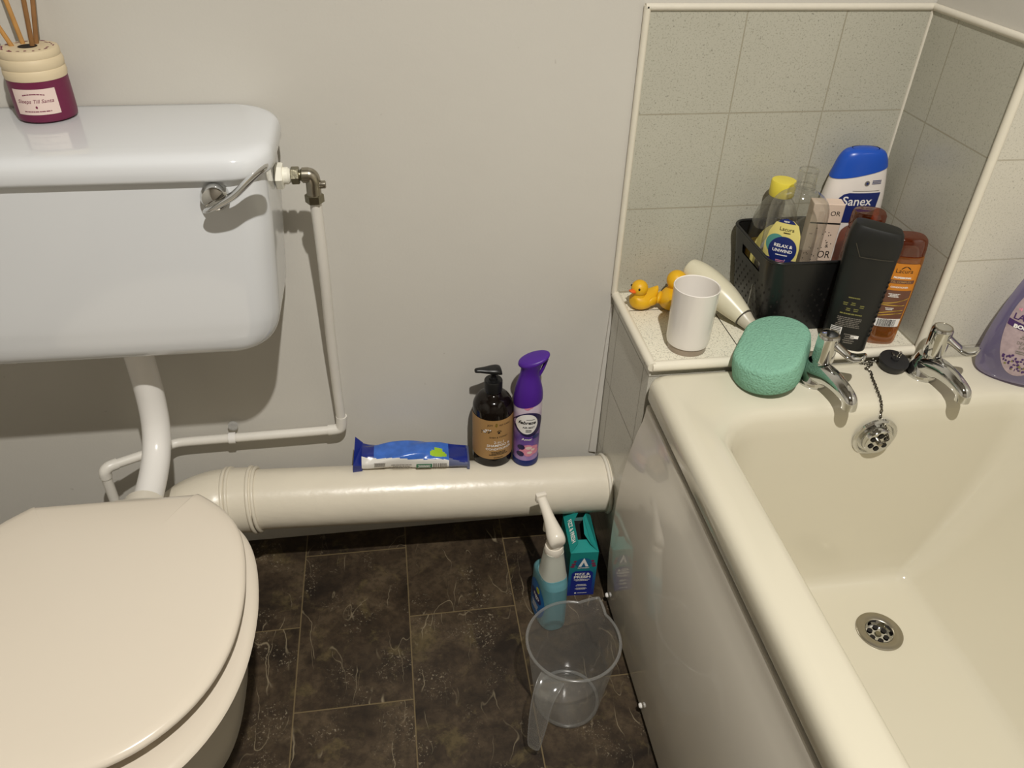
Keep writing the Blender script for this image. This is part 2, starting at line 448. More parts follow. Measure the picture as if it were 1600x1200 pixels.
class Body:
    """bottle body: profile rows (z, half width, half depth), superellipse section"""
    def __init__(s, prof, n=2.0, k=6, seg=64):
        s.p = spline(prof, k) if k > 1 else [tuple(q) for q in prof]; s.n = n; s.seg = seg
    def ab(s, z):
        p = s.p
        if z <= p[0][0]: return p[0][1:3]
        for a, b in zip(p, p[1:]):
            if a[0] <= z <= b[0]:
                t = 0 if b[0] == a[0] else (z-a[0])/(b[0]-a[0])
                return a[1]+(b[1]-a[1])*t, a[2]+(b[2]-a[2])*t
        return p[-1][1:3]
    def build(s, mb, zlo=None, zhi=None, off=0, cap0=True, cap1=True):
        rows = [q for q in s.p if (zlo is None or q[0] >= zlo-1e-6) and (zhi is None or q[0] <= zhi+1e-6)]
        if zlo is not None and rows[0][0] > zlo+1e-6: rows.insert(0, (zlo,)+tuple(s.ab(zlo)))
        if zhi is not None and rows[-1][0] < zhi-1e-6: rows.append((zhi,)+tuple(s.ab(zhi)))
        mb.loft([sell(max(1e-5, a+off), max(1e-5, b+off), s.n, s.seg, z) for z, a, b in rows], cap0, cap1)
    def front(s, off=.0006):
        def fn(x, z):
            a, b = s.ab(z); a += off; b += off
            q = max(0, 1-min(1, abs(x)/a)**s.n)
            return (x, -b*q**(1/s.n), z)
        return fn
    def left(s, off=.0006):       # label on the -x side, u runs toward -y as seen from outside
        def fn(u, z):
            a, b = s.ab(z); a += off; b += off
            q = max(0, 1-min(1, abs(u)/b)**s.n)
            return (-a*q**(1/s.n), -u, z)
        return fn
    def band(s, mb, t0, t1, zlo, zhi, nt=40, nz=6, off=.0005):
        zl = zlo if callable(zlo) else (lambda x: zlo); zh = zhi if callable(zhi) else (lambda x: zhi)
        rows = []
        for j in range(nz+1):
            r = []
            for i in range(nt+1):
                t = R(t0+(t1-t0)*i/nt); c, s_ = cos(t), sin(t)
                x0 = math.copysign(abs(c)**(2/s.n), c)*s.p[len(s.p)//2][1]
                z = zl(x0)+(zh(x0)-zl(x0))*j/nz
                a, b = s.ab(z); a += off; b += off
                r.append(mb.v((a*math.copysign(abs(c)**(2/s.n), c), b*math.copysign(abs(s_)**(2/s.n), s_), z)))
            rows.append(r)
        for j in range(nz):
            for i in range(nt): mb.f([rows[j][i], rows[j][i+1], rows[j+1][i+1], rows[j+1][i]])

# ------------------------------------------------------------------ the room
XL, XR, YF, ZC = -1.0, 1.075, -2.35, 2.42
ZT = .528                                   # top of the tiled ledge
b = MB('floor'); b.box((XL, YF, -.06), (XR, 0, 0)); struct(b.obj('floor', sharp=30), 'dark brown marbled vinyl tile floor with thin tan joints', 'floor')
b = MB('paint'); b.box((XL-.1, 0, -.06), (XR+.1, .1, ZC)); struct(b.obj('wall_back', sharp=30), 'pale grey painted wall behind the toilet', 'wall')
b = MB('paint'); b.box((XL-.1, YF, -.06), (XL, 0, ZC)); struct(b.obj('wall_left', sharp=30), 'pale grey painted wall left of the toilet', 'wall')
b = MB('paint'); b.box((XR, YF, -.06), (XR+.1, 0, ZC)); struct(b.obj('wall_right', sharp=30), 'pale wall along the far side of the bath', 'wall')
b = MB('dark_paint'); b.box((XL-.1, YF-.1, -.06), (XR+.1, YF, ZC)); struct(b.obj('wall_front', sharp=30), 'dim taupe wall behind the viewer', 'wall')
b = MB('ceil_paint'); b.box((XL-.1, YF-.1, ZC), (XR+.1, .1, ZC+.08)); struct(b.obj('ceiling', sharp=30), 'matt off-white painted ceiling', 'ceiling')

PF = -.2285                                  # front face of the pier beside the alcove
b = MB('paint'); b.box((.808, PF+.006, 0), (XR, 0, ZC)); struct(b.obj('wall_pier', sharp=30), 'painted pier boxing at the right of the tiled alcove', 'wall')
b = MB('tile_back'); b.box((.369, -.005, ZT), (.808, 0, .980)); struct(b.obj('wall_alcove_back', sharp=30), 'speckled cream tiles on the back of the alcove', 'wall')
b = MB('tile_side'); b.box((.803, PF+.001, ZT), (.808, -.005, .980)); struct(b.obj('wall_alcove_side', sharp=30), 'speckled tiles on the right side of the alcove', 'wall')
b = MB('tile_pier'); b.box((.804, PF, .5), (XR, PF+.006, 1.0)); struct(b.obj('wall_pier_front', sharp=30), 'speckled tiles on the pier face above the right tap', 'wall')
b = MB('tile_top'); b.box((.371, -.221, ZT-.012), (.803, -.005, ZT))
b.m('tile_ledge_side'); b.box((.370, -.221, 0), (.803, 0, ZT-.012)); struct(b.obj('wall_ledge', sharp=30), 'tiled boxed ledge at the tap end of the bath', 'ledge')

def strip(name, pts, r, label, mat='trim', seg=14):
    q = MB(mat); q.tube(pts, r, seg); struct(q.obj(name), label, 'trim')
strip('trim_1', [(.372, -.004, ZT-.003), (.372, -.12, ZT-.003), (.372, -.226, ZT-.003)], .0075, 'cream rounded trim along the left edge of the tiled ledge')
strip('trim_2', [(.372, -.2215, ZT-.0045), (.6, -.2215, ZT-.0045), (.800, -.2215, ZT-.0045)], .0085, 'cream rounded trim along the front edge of the tiled ledge')
strip('trim_3', [(.369, -.004, ZT), (.369, -.004, .75), (.369, -.004, .984)], .0052, 'cream trim strip down the left edge of the alcove tiles')
strip('trim_4', [(.366, -.004, .982), (.6, -.004, .982), (.803, -.004, .982)], .0052, 'cream trim strip on top of the back alcove tiles', 'caulk')
strip('trim_5', [(.804, -.002, .982), (.804, -.12, .982), (.804, PF, .982)], .0052, 'cream trim strip on top of the side alcove tiles', 'caulk')
strip('trim_6', [(.803, -.005, ZT), (.803, -.005, .75), (.803, -.005, .978)], .0028, 'thin cream sealant line in the inner alcove corner', 'caulk')
strip('trim_7', [(.805, PF+.002, .512), (.805, PF+.002, .75), (.805, PF+.002, 1.0)], .0062, 'cream rounded trim on the outer corner of the pier')
b = MB('paint'); b.loft([[(.3545, 0, .17), (.3685, 0, .17), (.3685, -.007, .17), (.3555, -.004, .17)], [(.3665, 0, .505), (.3695, 0, .505), (.3695, -.005, .505), (.3668, -.004, .505)]]); struct(b.obj('trim_8', sharp=20), 'painted filler strip where the ledge side meets the wall', 'trim')

# ------------------------------------------------------------------ bath
bath = thing('bathtub', 'cream white bath with drain and overflow at the tap end', 'bathtub', (.705, -.9, 0))
def inbath(p): return (p[0]-.705, p[1]+.9, p[2])
def bl(x0, x1, y0, y1, r, z): return [(x-.705, y+.9, zz) for x, y, zz in rrect(x0, x1, y0, y1, r, z, 10)]
Y0 = -1.85
L = [(.376, 1.05, Y0+.01, PF-.006, .012, .4705), (.369, 1.058, Y0, PF-.001, .013, .4710), (.3665, 1.060, Y0, PF, .014, .478), (.3665, 1.061, Y0, PF, .014, .496),
     (.3680, 1.060, Y0, PF-.0005, .015, .5045), (.3720, 1.056, Y0+.005, PF-.002, .016, .5110), (.3785, 1.050, Y0+.012, PF-.006, .02, .5148), (.3860, 1.042, Y0+.02, PF-.014, .03, .5160), (.3960, 1.035, Y0+.03, PF-.030, .04, .5148),
     (.408, 1.022, Y0+.04, PF-.050, .05, .5130), (.420, 1.005, Y0+.06, -.300, .065, .5112), (.428, .993, Y0+.08, -.318, .075, .5080), (.434, .985, Y0+.09, -.327, .075, .502),
     (.440, .978, Y0+.10, -.332, .075, .490), (.446, .972, Y0+.11, -.335, .07, .465), (.458, .955, Y0+.13, -.340, .06, .40), (.482, .910, Y0+.18, -.349, .045, .29), (.508, .868, Y0+.24, -.357, .034, .21),
     (.528, .842, Y0+.27, -.362, .026, .178), (.540, .832, Y0+.30, -.366, .022, .163), (.553, .824, Y0+.32, -.373, .018, .1555), (.575, .812, Y0+.36, -.385, .016, .1515), (.60, .795, Y0+.42, -.405, .02, .1495)]
b = MB('tub'); _hc = inbath((.727, -.466, .1490)); hole = [(_hc[0]+.0225*cos(2*PI*(k+.0)/44), _hc[1]+.0225*sin(2*PI*(k+.0)/44), .1490) for k in range(44)]
b.loft([bl(*q) for q in L] + [hole], False, False); b.obj('tub', bath, sharp=60)
# waste outlet
dc = inbath((.727, -.466, .1495))
b = MB('chrome_dull'); b.lathe([(.0205, -.008), (.0215, .0008), (.0235, .0022), (.034, .0026), (.0362, .0016), (.0364, 0)], 48, dc, cap0=False, cap1=False); dr = b.obj('drain_flange', bath)
b = MB('chrome'); b.lathe([(.0212, .0012), (.0205, -.004), (.019, -.0075), (.0, -.0068)], 40, dc, cap0=False, cap1=False)
b.m('hole')
for k in range(6):
    a = 2*PI*k/6 + .35; b.lathe([(.0001, -.0052), (.0043, -.0054)], 16, (dc[0]+.0128*cos(a), dc[1]+.0128*sin(a), dc[2]), cap0=False, cap1=False)
b.m('brass'); b.lathe([(.0055, -.0070), (.0045, -.0045), (0, -.004)], 18, dc, cap0=False)
b.obj('strainer', dr)
# overflow on the end wall
oc = Vector(inbath((.693, -.3375, .452))); orot = Matrix.Rotation(R(3), 3, 'X')
def ov(b_, prof, seg=40, d=(0,0,0), **k):
    loops = []
    for r, z in prof:
        loops.append([orot @ Vector((r*cos(2*PI*i/seg)+d[0], -z-d[1], r*sin(2*PI*i/seg)+d[2])) + oc for i in range(seg)])
    b_.loft(loops, **k)
b = MB('chrome'); ov(b, [(.0345, 0), (.034, .003), (.031, .0048), (.0285, .0045), (.0265, .0018), (.022, .0015)], cap0=False, cap1=False); of = b.obj('overflow_plate', bath)
b = MB('chrome'); ov(b, [(.0228, .001), (.0225, .012), (.021, .0142), (.019, .0138), (.0, .0132)], cap0=False, cap1=False)
b.m('hole')
for k in range(6):
    a = 2*PI*k/6+.5; ov(b, [(.0001, .0149), (.0042, .0147)], 16, (.0122*cos(a), 0, .0122*sin(a)), cap0=False, cap1=False)
b.m('chrome_dull'); ov(b, [(.004, .0135), (.004, .018), (.0025, .0195), (0, .0198)], 14, cap0=False)
b.obj('overflow_cap', of)

# bath panel: bows out toward the room
prof = [(.378, .4605), (.3725, .4618), (.3690, .4608), (.3682, .4570), (.3678, .4480), (.3655, .43), (.360, .41), (.352, .37), (.3455, .32), (.342, .26), (.341, .20), (.3415, .14), (.344, .08), (.349, .03), (.351, .006), (.358, .006), (.356, .05), (.349, .14), (.349, .24), (.353, .32), (.364, .40), (.375, .45)]
b = MB('panel'); ys = [-.236, -.24, -.5, -.9, -1.3, Y0]
b.loft([[(x-.705, y+.9, z) for x, z in prof] for i, y in enumerate(ys)]); sp2 = b.obj('side_panel', bath, sharp=50)
for y in (-.245, -.47, -.78):
    b = MB('white_plastic'); b.lathe([(.0045, 0), (.0045, .004), (.003, .006), (0, .0065)], 16, (.349-.705, y+.9, .028), rot=Matrix.Rotation(R(-90), 3, 'Y'), cap0=False); b.obj('screw_cap', sp2)

# ------------------------------------------------------------------ taps
def make_tap(name, label, x, y, rz):
    t = thing(name, label, 'tap', (x, y, .5125), rz, 'chrome pillar taps on the bath rim')
    b = MB('chrome'); b.lathe([(.0245, 0), (.0252, .002), (.0250, .004), (.0235, .009), (.0210, .016), (.0175, .025), (.0150, .032), (.0135, .036)], 36, (0, -.002, 0))
    path = spline([(0, -.004, .018), (0, -.018, .0235), (0, -.036, .0285), (0, -.056, .0290), (0, -.074, .0265), (0, -.0845, .0225), (0, -.0875, .0165), (0, -.088, .0105)], 4)
    rr = spline([(.0185,), (.0178,), (.0150,), (.0130,), (.0116,), (.0110,), (.0106,), (.0104,)], 4)
    b.tube(path, [q[0] for q in rr], 28, up=(1, 0, 0)); bo = b.obj('tap_body', t, sharp=50)
    b = MB('hole'); b.lathe([(.0001, .0100), (.0085, .0101)], 20, (0, -.088, 0), cap0=False, cap1=False); b.obj('spout_opening', bo)
    b = MB('chrome'); b.lathe([(.0125, .018), (.0125, .040), (.0118, .0415), (.0118, .0425), (.0150, .0435), (.0155, .046), (.0152, .082), (.0148, .0855), (.0138, .0872)], 36, (0, -.010, 0)); hw = b.obj('headwork', t)
    b = MB('chrome_dull'); b.torus((0, -.010, .0875), .0122, .0014, 32, 8); b.m('chrome'); b.lathe([(.0115, .087), (.0112, .0884), (.006, .0893), (0, .0895)], 28, (0, -.010, 0), cap0=False); b.obj('cap', hw)
    b = MB('chrome')
    d = Vector((.66, -.75, 0)); w = Vector((.75, .66, 0)); loops = []
    for q, h, wd, th in spline([(.006, .073, .0085, .0070), (.014, .0715, .0078, .0062), (.024, .066, .0072, .0052), (.034, .061, .0080, .0046), (.042, .0610, .0098, .0042), (.049, .0640, .0102, .004), (.0535, .0675, .0085, .0034), (.056, .0702, .003, .001)], 3):
        c = Vector((0, -.010, 0)) + d*q + Vector((0, 0, h))
        loops.append([c + w*wd*1.2*cos(2*PI*i/20) + Vector((-.3*d.x, -.3*d.y, .95))*th*1.25*sin(2*PI*i/20) for i in range(20)])
    b.loft(loops); b.obj('lever', t, sharp=60)
    return t
make_tap('bath_tap', 'chrome lever tap reflecting the green sponge beside it', .6105, -.2655, R(8))
make_tap('bath_tap', 'chrome lever tap between the plug and the lavender bottle', .789, -.2665, R(6))

# ------------------------------------------------------------------ plug and chain
pl = thing('bath_plug', 'black rubber bath plug on a chain between the taps', 'plug', (.7465, -.253, .5140))
prot = Matrix.Rotation(R(10), 3, 'X')
b = MB('black_rubber'); b.lathe([(.017, 0), (.0195, .004), (.0215, .010), (.0222, .013), (.0215, .0155), (.018, .0165), (.006, .0160), (.0055, .019), (.0, .0195)], 36, (0, 0, .0035), rot=prot); b.obj('plug_body', pl)
b = MB('chrome'); b.torus(prot @ Vector((.004, 0, .0235)) + Vector((0, 0, .0035)), .006, .0011, 20, 6, Matrix.Rotation(R(90), 3, 'X') @ Matrix.Rotation(R(30), 3, 'Y')); b.obj('plug_ring', pl)
path = spline([(.7485, -.255, .536), (.748, -.2405, .534), (.742, -.235, .522), (.735, -.2355, .5175), (.727, -.234, .5185), (.719, -.2365, .5175), (.711, -.234, .519), (.704, -.2385, .5175), (.712, -.243, .5172), (.722, -.2415, .518), (.715, -.2475, .5170), (.706, -.2525, .5165), (.709, -.262, .516), (.7045, -.274, .5155), (.7005, -.290, .515), (.6965, -.306, .5135), (.6945, -.3215, .509), (.6940, -.3310, .498), (.6945, -.335, .486), (.700, -.347, .474), (.702, -.354, .463), (.697, -.3560, .455), (.694, -.3565, .452)], 12)
pts = [Vector(p) for p in path]; b = MB('chain_steel'); acc = 0; k = 0
for p, q in zip(pts, pts[1:]):
    acc += (q-p).length
    if acc >= .0036:
        acc = 0; k += 1; d = (q-p).normalized()
        rot = d.to_track_quat('X', 'Z').to_matrix() @ Matrix.Rotation(R(90*(k % 2)), 3, 'X')
        b.torus(q - Vector(pl.location), .0019, .0007, 8, 5, rot, (1.35, 1, 1))
b.obj('chain', pl)

# ------------------------------------------------------------------ cistern
ci = thing('toilet_cistern', 'white low-level ceramic cistern on the wall with chrome flush lever', 'cistern', (-.40, 0, .565))
def cl(hw, y0, r, z, y1=-.003): return [(x, y, z-.565) for x, y, _ in rrect(-hw, hw, y0, y1, r, 0, 10)]
b = MB('ceramic')
rows = [(.165, -.150, .030, .5605), (.185, -.166, .035, .5615), (.203, -.178, .038, .566), (.217, -.186, .040, .576), (.226, -.190, .041, .590), (.2315, -.192, .041, .607), (.2345, -.1935, .040, .63), (.240, -.1945, .038, .70), (.2445, -.195, .036, .76), (.246, -.1955, .036, .8285)]
b.loft([cl(a, y, r, z) for a, y, r, z in spline(rows, 4)]); b.obj('tank', ci, sharp=60)
b = MB('ceramic')
rows = [(.244, -.188, .040, .8290), (.252, -.200, .050, .8255), (.2555, -.2045, .050, .8275), (.2570, -.206, .051, .834), (.2570, -.206, .052, .842), (.2550, -.204, .052, .8495), (.2500, -.1985, .052, .8550), (.2410, -.189, .050, .8580), (.226, -.172, .048, .8595)]
b.loft([cl(a, y, r, z, .0-.002) for a, y, r, z in spline(rows, 4)]); b.obj('lid', ci, sharp=60)
lv = (.187, 0, .807-.565)
b = MB('chrome'); b.lathe([(.0135, .194), (.0165, .197), (.0172, .202), (.0168, .208), (.014, .2125), (.008, .2148), (0, .2155)], 36, lv, 'y', cap0=False); lb = b.obj('flush_lever', ci)
b = MB('chrome'); loops = []
st = spline([(-.012, -.212, -.013, .006, .0024), (-.005, -.2165, -.009, .0085, .0034), (.008, -.222, -.001, .0100, .0042), (.028, -.228, .012, .0110, .0044), (.046, -.231, .028, .0120, .0042), (.060, -.233, .040, .0120, .0036), (.069, -.234, .0465, .0105, .0028), (.0725, -.234, .049, .006, .0014)], 4)
for i, (x, y, z, w_, t_) in enumerate(st):
    c = Vector((lv[0]+x, y, lv[2]+z)); a = st[max(i-1, 0)]; e = st[min(i+1, len(st)-1)]
    d = Vector((e[0]-a[0], e[1]-a[1], e[2]-a[2])).normalized(); wv = Vector((.10, -.98, .08)); wv = (wv - d*wv.dot(d)).normalized(); tv = d.cross(wv)
    loops.append([c + wv*w_*cos(2*PI*k/20) + tv*t_*sin(2*PI*k/20) for k in range(20)])
b.loft(loops); b.obj('lever_arm', lb, sharp=60)

# ------------------------------------------------------------------ flush pipe
fp = MB('white_plastic')
pth = spline([(-.393, -.098, .5595), (-.393, -.098, .52), (-.393, -.0985, .47), (-.3935, -.102, .425), (-.394, -.112, .390), (-.395, -.132, .362), (-.396, -.162, .345), (-.397, -.205, .335), (-.398, -.268, .331)], 6)
fp.tube([(x+.393, y+.098, z-.2) for x, y, z in pth], .0212, 28, up=(1, 0, 0))
o = fp.obj('flush_pipe', sharp=60, loc=(-.393, -.098, .2)); tag(o, 'thick curved white plastic flush pipe from the cistern to the pan', 'pipe')

# ------------------------------------------------------------------ supply pipe
sp_ = thing('water_supply_pipe', 'thin white painted copper supply pipe with a metal elbow valve at its top', 'pipe', (-.111, -.022, .28))
def q3(x, y, z): return (x+.111, y+.022, z-.28)
b = MB('supply_paint'); run = [q3(-.1055, -.0880, .748), q3(-.1075, -.0700, .632), q3(-.1125, -.0455, .50), q3(-.1145, -.0290, .39), q3(-.1148, -.0225, .325), q3(-.1145, -.021, .302)]
bend = [q3(-.1165, -.021, .2925), q3(-.1215, -.021, .287), q3(-.130, -.021, .285)]
run2 = [q3(-.20, -.021, .2835), q3(-.307, -.021, .2825), q3(-.38, -.021, .2815)]
b.tube(spline(run+bend+run2, 4), .0082, 20); b.obj('pipe_run', sp_, sharp=60)
b = MB('supply_paint'); b.tube(spline([q3(-.38, -.021, .2815), q3(-.405, -.024, .2815), q3(-.428, -.042, .284), (q3(-.455, -.058, .287)), q3(-.489, -.078, .2895)], 4), .0082, 20, up=(0, 0, 1)); b.obj('pipe_branch', sp_, sharp=60)
b = MB('supply_paint'); b.tube(spline([q3(-.486, -.076, .2893), q3(-.497, -.083, .2895), q3(-.5035, -.088, .284), q3(-.505, -.089, .272)], 5), .0098, 20, up=(0, 0, 1)); b.obj('pipe_elbow', sp_, sharp=60)
b = MB('supply_paint'); b.tube([q3(-.505, -.089, .274), q3(-.505, -.089, .15), q3(-.505, -.089, .004)], .0082, 20); b.obj('pipe_drop', sp_, sharp=60)
b = MB('supply_paint'); b.tube(spline([q3(-.114, -.021, .315), q3(-.1150, -.021, .300), q3(-.1175, -.021, .2895), q3(-.124, -.021, .286), q3(-.140, -.021, .2848)], 5), .0098, 20); b.obj('pipe_elbow', sp_, sharp=60)
# bracket on the run
b = MB('white_plastic'); b.lathe([(.0098, -.006), (.0102, -.0055), (.0102, .0055), (.0098, .006)], 22, q3(-.307, -.021, .2825), 'x', cap0=False, cap1=False)
cl_ = b.obj('pipe_clip', sp_)
b = MB('clear_tape'); b.lathe([(.0085, 0), (.0085, .006), (.006, .0075), (0, .008)], 20, q3(-.305, -.004, .2985), 'y'); b.obj('clip_cap', cl_)
def qv(x, y, z): return q3(x+.0115, y-.0600, z+.0190)
# valve: compression elbow below the cistern side
va = MB('brass'); zv = .7685
va.lathe([(.0075, 0), (.0075, .022)], 20, qv(-0.1495, -.030, zv), 'x'); vb = va.obj('isolating_valve', sp_)
def hexn(c, r, l, axis, mat, nm, par, bev=.0012):
    h = MB(mat); h.lathe([(r*.86, 0), (r, bev), (r, l-bev), (r*.86, l)], 6, c, axis); return h.obj(nm, par, sharp=20)
hexn(qv(-0.1450, -.030, zv), .0120, .0115, 'x', 'brass', 'compression_nut', vb)
b = MB('brass'); b.lathe([(.0080, 0), (.0092, .001), (.0092, .010), (.008, .011)], 24, qv(-0.1320, -.030, zv), 'x'); b.m('chrome_dull'); b.lathe([(.0105, 0), (.0105, .009)], 24, qv(-0.1300, -.030, zv), 'x')
b.tube(spline([qv(-0.1245, -.030, zv), qv(-0.1195, -.0295, zv-.001), qv(-0.1170, -.029, zv-.006), qv(-0.1170, -.0285, zv-.014), qv(-0.1175, -.028, zv-.030)], 5), [.0102]*21, 22, up=(0, 1, 0)); b.obj('valve_elbow', vb, sharp=50)
b = MB('chrome_dull'); b.lathe([(.0052, 0), (.0055, .001), (.0055, .0085), (.0045, .0095), (0, .0095)], 18, qv(-0.1095, -.030, zv-.014), 'x', cap0=False); b.obj('isolating_screw', vb)
hexn(qv(-0.1178, -.0275, zv-.041), .0132, .013, 'z', 'brass', 'compression_nut', vb)
b = MB('nut_white'); b.lathe([(.0165, 0), (.018, .0015), (.018, .0085), (.0165, .0105)], 6, qv(-0.1655, -.030, zv), 'x'); b.lathe([(.0115, .010), (.0115, .0165), (.0085, .020)], 24, qv(-0.1655, -.030, zv), 'x'); b.obj('plastic_backnut', sp_, sharp=20)

# ------------------------------------------------------------------ soil pipe
SY = -.090
def sz(x): return .1775 - .05*(x-.07)
so = thing('soil_pipe', 'fat cream painted soil pipe running low along the wall', 'pipe', (.03, SY, .18))
def q4(x, y, z): return (x-.03, y-SY, z-.18)
b = MB('pipe_paint'); b.tube([q4(x, SY, sz(x)) for x in (-.325, -.2, 0, .15, .25, .372)], .0535, 48); b.obj('pipe_run', so, sharp=60)
b = MB('pipe_paint'); b.tube(spline([q4(-.272, SY, sz(-.272)), q4(-.315, SY, sz(-.315)), q4(-.350, SY-.008, sz(-.34)), q4(-.378, SY-.03, sz(-.36)), q4(-.392, SY-.065, .196), q4(-.395, SY-.11, .195), q4(-.395, SY-.18, .195)], 6), .0575, 48, up=(0, 0, 1)); b.obj('pipe_bend', so, sharp=60)
for x, r in ((-.311, .0605), (-.318, .0600), (-.276, .0610), (-.268, .0592)):
    b = MB('pipe_paint'); b.torus(q4(x, SY, sz(x)), r-.003, .0034, 48, 10, Matrix.Rotation(R(90-2.9), 3, 'Y')); b.obj('joint_ring', so, sharp=80)
b = MB('caulk'); b.torus(q4(.3655, SY, sz(.3655)), .0545, .0035, 40, 8, Matrix.Rotation(R(88), 3, 'Y')); b.obj('sealant_ring', so, sharp=80)

# ------------------------------------------------------------------ toilet
to = thing('toilet', 'cream white toilet with closed lid in front of the cistern', 'toilet', (-.40, -.5, 0))
def egg(a, yb, yc, yf, z, n=56, dx=0, flat=None, p=2.0):
    """outline: straight hinge edge at yb, widest at yc, tip at yf (towards the viewer)"""
    pts = []
    for i in range(n):
        t = 2*PI*i/n; c, s_ = cos(t), sin(t)
        if s_ <= 0: x, y = a*c, yc + (yc-yf)*s_
        else:
            y = yc + (yb-yc)*min(1, abs(s_)**.75*1.0); x = a*math.copysign(abs(c)**(.62), c)
            if flat and abs(x) < flat: pass
        pts.append((x+dx, y+.5, z))
    return pts
def lidloop(off, z, flat=.107, dy=0, fy=0):
    """closed outline sampled by hand from hinge corner round the front"""
    half = spline([(flat-.002, -.3075), (flat+.004, -.3085), (.142, -.337), (.166, -.372), (.181, -.415), (.1895, -.470), (.1905, -.522), (.184, -.570), (.168, -.614), (.141, -.652), (.103, -.682), (.056, -.700), (.0, -.706)], 4)
    hs = [(x*(1+off/.19), -.505+(y+.505)*(1+off/.20)) for x, y in half]
    hs = [(x, y if y > -.5 else -.5+(y+.5)*(1+fy)) for x, y in hs]
    full = hs + [(-x, y) for x, y in hs[-2::-1]]
    return [(x, y+.5+dy, z) for x, y in full]
b = MB('seat')
b.loft([lidloop(-.010, .4112), lidloop(-.003, .4102), lidloop(0, .4112), lidloop(.0008, .4135), lidloop(-.0005, .4168), lidloop(-.004, .4195), lidloop(-.012, .4212), lidloop(-.030, .4222), lidloop(-.06, .4232)]); b.obj('lid', to, sharp=45)
b = MB('seat')
b.loft([lidloop(-.012, .3712, fy=.11), lidloop(.003, .3710, fy=.11), lidloop(.0085, .3725, fy=.11), lidloop(.0100, .3760, fy=.11), lidloop(.008, .3805, fy=.11), lidloop(.001, .3835, fy=.11), lidloop(-.02, .3845, fy=.11), lidloop(-.05, .382, fy=.11)]); b.obj('seat', to, sharp=45)
for x, y in ((.12, -.42), (-.12, -.42), (.10, -.65), (-.10, -.65)):
    b = MB('seat'); b.lathe([(.007, .382), (.008, .385), (.008, .4115)], 18, (x, y+.5, 0)); b.obj('lid_buffer', to)
for x in (-.075, .075):
    b = MB('white_plastic'); b.lathe([(.010, -.019), (.010, .019)], 20, (x, -.318+.5, .397), 'x'); b.lathe([(.011, .37), (.010, .392)], 18, (x, -.318+.5, 0)); b.obj('hinge', to)
b = MB('pan_ceramic')
def pl_(a, yb, yf, z, n=48, p=2.3): return sell(a, (yb-yf)/2, p, n, z, 0, (yb+yf)/2+.5)
rows = [(.108, -.185, -.520, 0, 2.6), (.106, -.185, -.517, .02, 2.6), (.098, -.19, -.505, .05, 2.5), (.088, -.20, -.49, .11, 2.4), (.086, -.21, -.495, .17, 2.3), (.092, -.22, -.525, .23, 2.2), (.112, -.235, -.585, .28, 2.2), (.145, -.245, -.66, .325, 2.2), (.170, -.25, -.703, .352, 2.2), (.176, -.25, -.714, .364, 2.2), (.172, -.255, -.71, .3708, 2.2)]
b.loft([sell(a, (yb-yf)/2, p, 56, z, 0, (yb+yf)/2+.5) for a, yb, yf, z, p in spline(rows, 4)]); b.lathe([(.062, -.06), (.062, .06)], 36, (.005, -.235+.5, .195), 'y'); b.lathe([(.032, -.02), (.034, .05)], 30, (.002, -.25+.5, .331), 'y'); b.obj('pan', to, sharp=60)

# ------------------------------------------------------------------ things on the soil pipe
SC = lambda x: sz(x)+.0536
# wet wipes packet
wp = thing('wipes_packet', 'crumpled blue and white film packet of wipes lying on the soil pipe', 'packet', (.005, -.066, SC(.005)), R(-2), ry=R(2.6))
b = MB('pack_white'); nx = 44; loops = []
ht = spline([(-.088, .030), (-.082, .028), (-.076, .027), (-.06, .028), (-.04, .031), (-.018, .033), (.01, .034), (.03, .033), (.05, .030), (.062, .026), (.075, .022), (.100, .018)], 8)
rows = []
for x, h in ht:
    row = []
    dp = .0255
    for k in range(64):
        t = 2*PI*k/64; c, s_ = cos(t), sin(t)
        y = dp*math.copysign(abs(c)**.55, c); z = h/2 + h/2*math.copysign(abs(s_)**.8, s_)
        z += .0018*sin(70*x+3*k*.13) * (1 if s_ > 0 else 0) + .0006
        y += .0012*sin(55*x+k*.25)
        row.append((x, y*(1 if x > -.1 else 1.0), max(0, z)))
    rows.append(row)
vs = [[b.v(p) for p in r] for r in rows]
for mn in ('pack_white', 'pack_blue', 'pack_navy', 'pack_grey', 'lime'): b.m(mn)
for i in range(len(vs)-1):
    x = rows[i][0][0]
    for k in range(64):
        j = (k+1) % 64; t = 2*PI*(k+.5)/64
        edge = 138 + 14*sin((x+.035)*34) + (10 if x > .02 else 0)
        deg = math.degrees(t)
        if x > .066: mt = 'pack_grey' if 130+9*sin(x*90) < deg < 330 else 'pack_navy'
        elif x < -.094: mt = 'pack_navy'
        elif 10 < deg < edge: mt = 'lime' if (((x-.046)/.016)**2 + ((deg-112)/22)**2 < 1) else ('pack_navy' if x < -.068 else 'pack_blue')
        else: mt = 'pack_white'
        b.m(mt); b.f([vs[i][k], vs[i][j], vs[i+1][j], vs[i+1][k]])
b.m('pack_navy'); b.f(vs[0]); b.m('pack_grey'); b.f(vs[-1]); pk = b.obj('wrapper', wp, sharp=40)
b = MB('pack_navy')    # crimped end seals
b.loft([[(-.087, -.024, .0006), (-.087, .022, .022), (-.087, .020, .030), (-.087, -.0255, .014)], [(-.1035, -.027, .0006), (-.1015, .022, .030), (-.100, .020, .044), (-.1025, -.029, .018)]]); b.obj('end_seal', wp, sharp=20)
b = MB('pack_grey'); b.loft([[(.099, -.024, .001), (.099, .024, .004), (.099, .022, .018), (.099, -.024, .014)], [(.104, -.025, .001), (.104, .024, .004), (.104, .024, .014), (.104, -.025, .010)]]); b.obj('end_seal', wp, sharp=20)
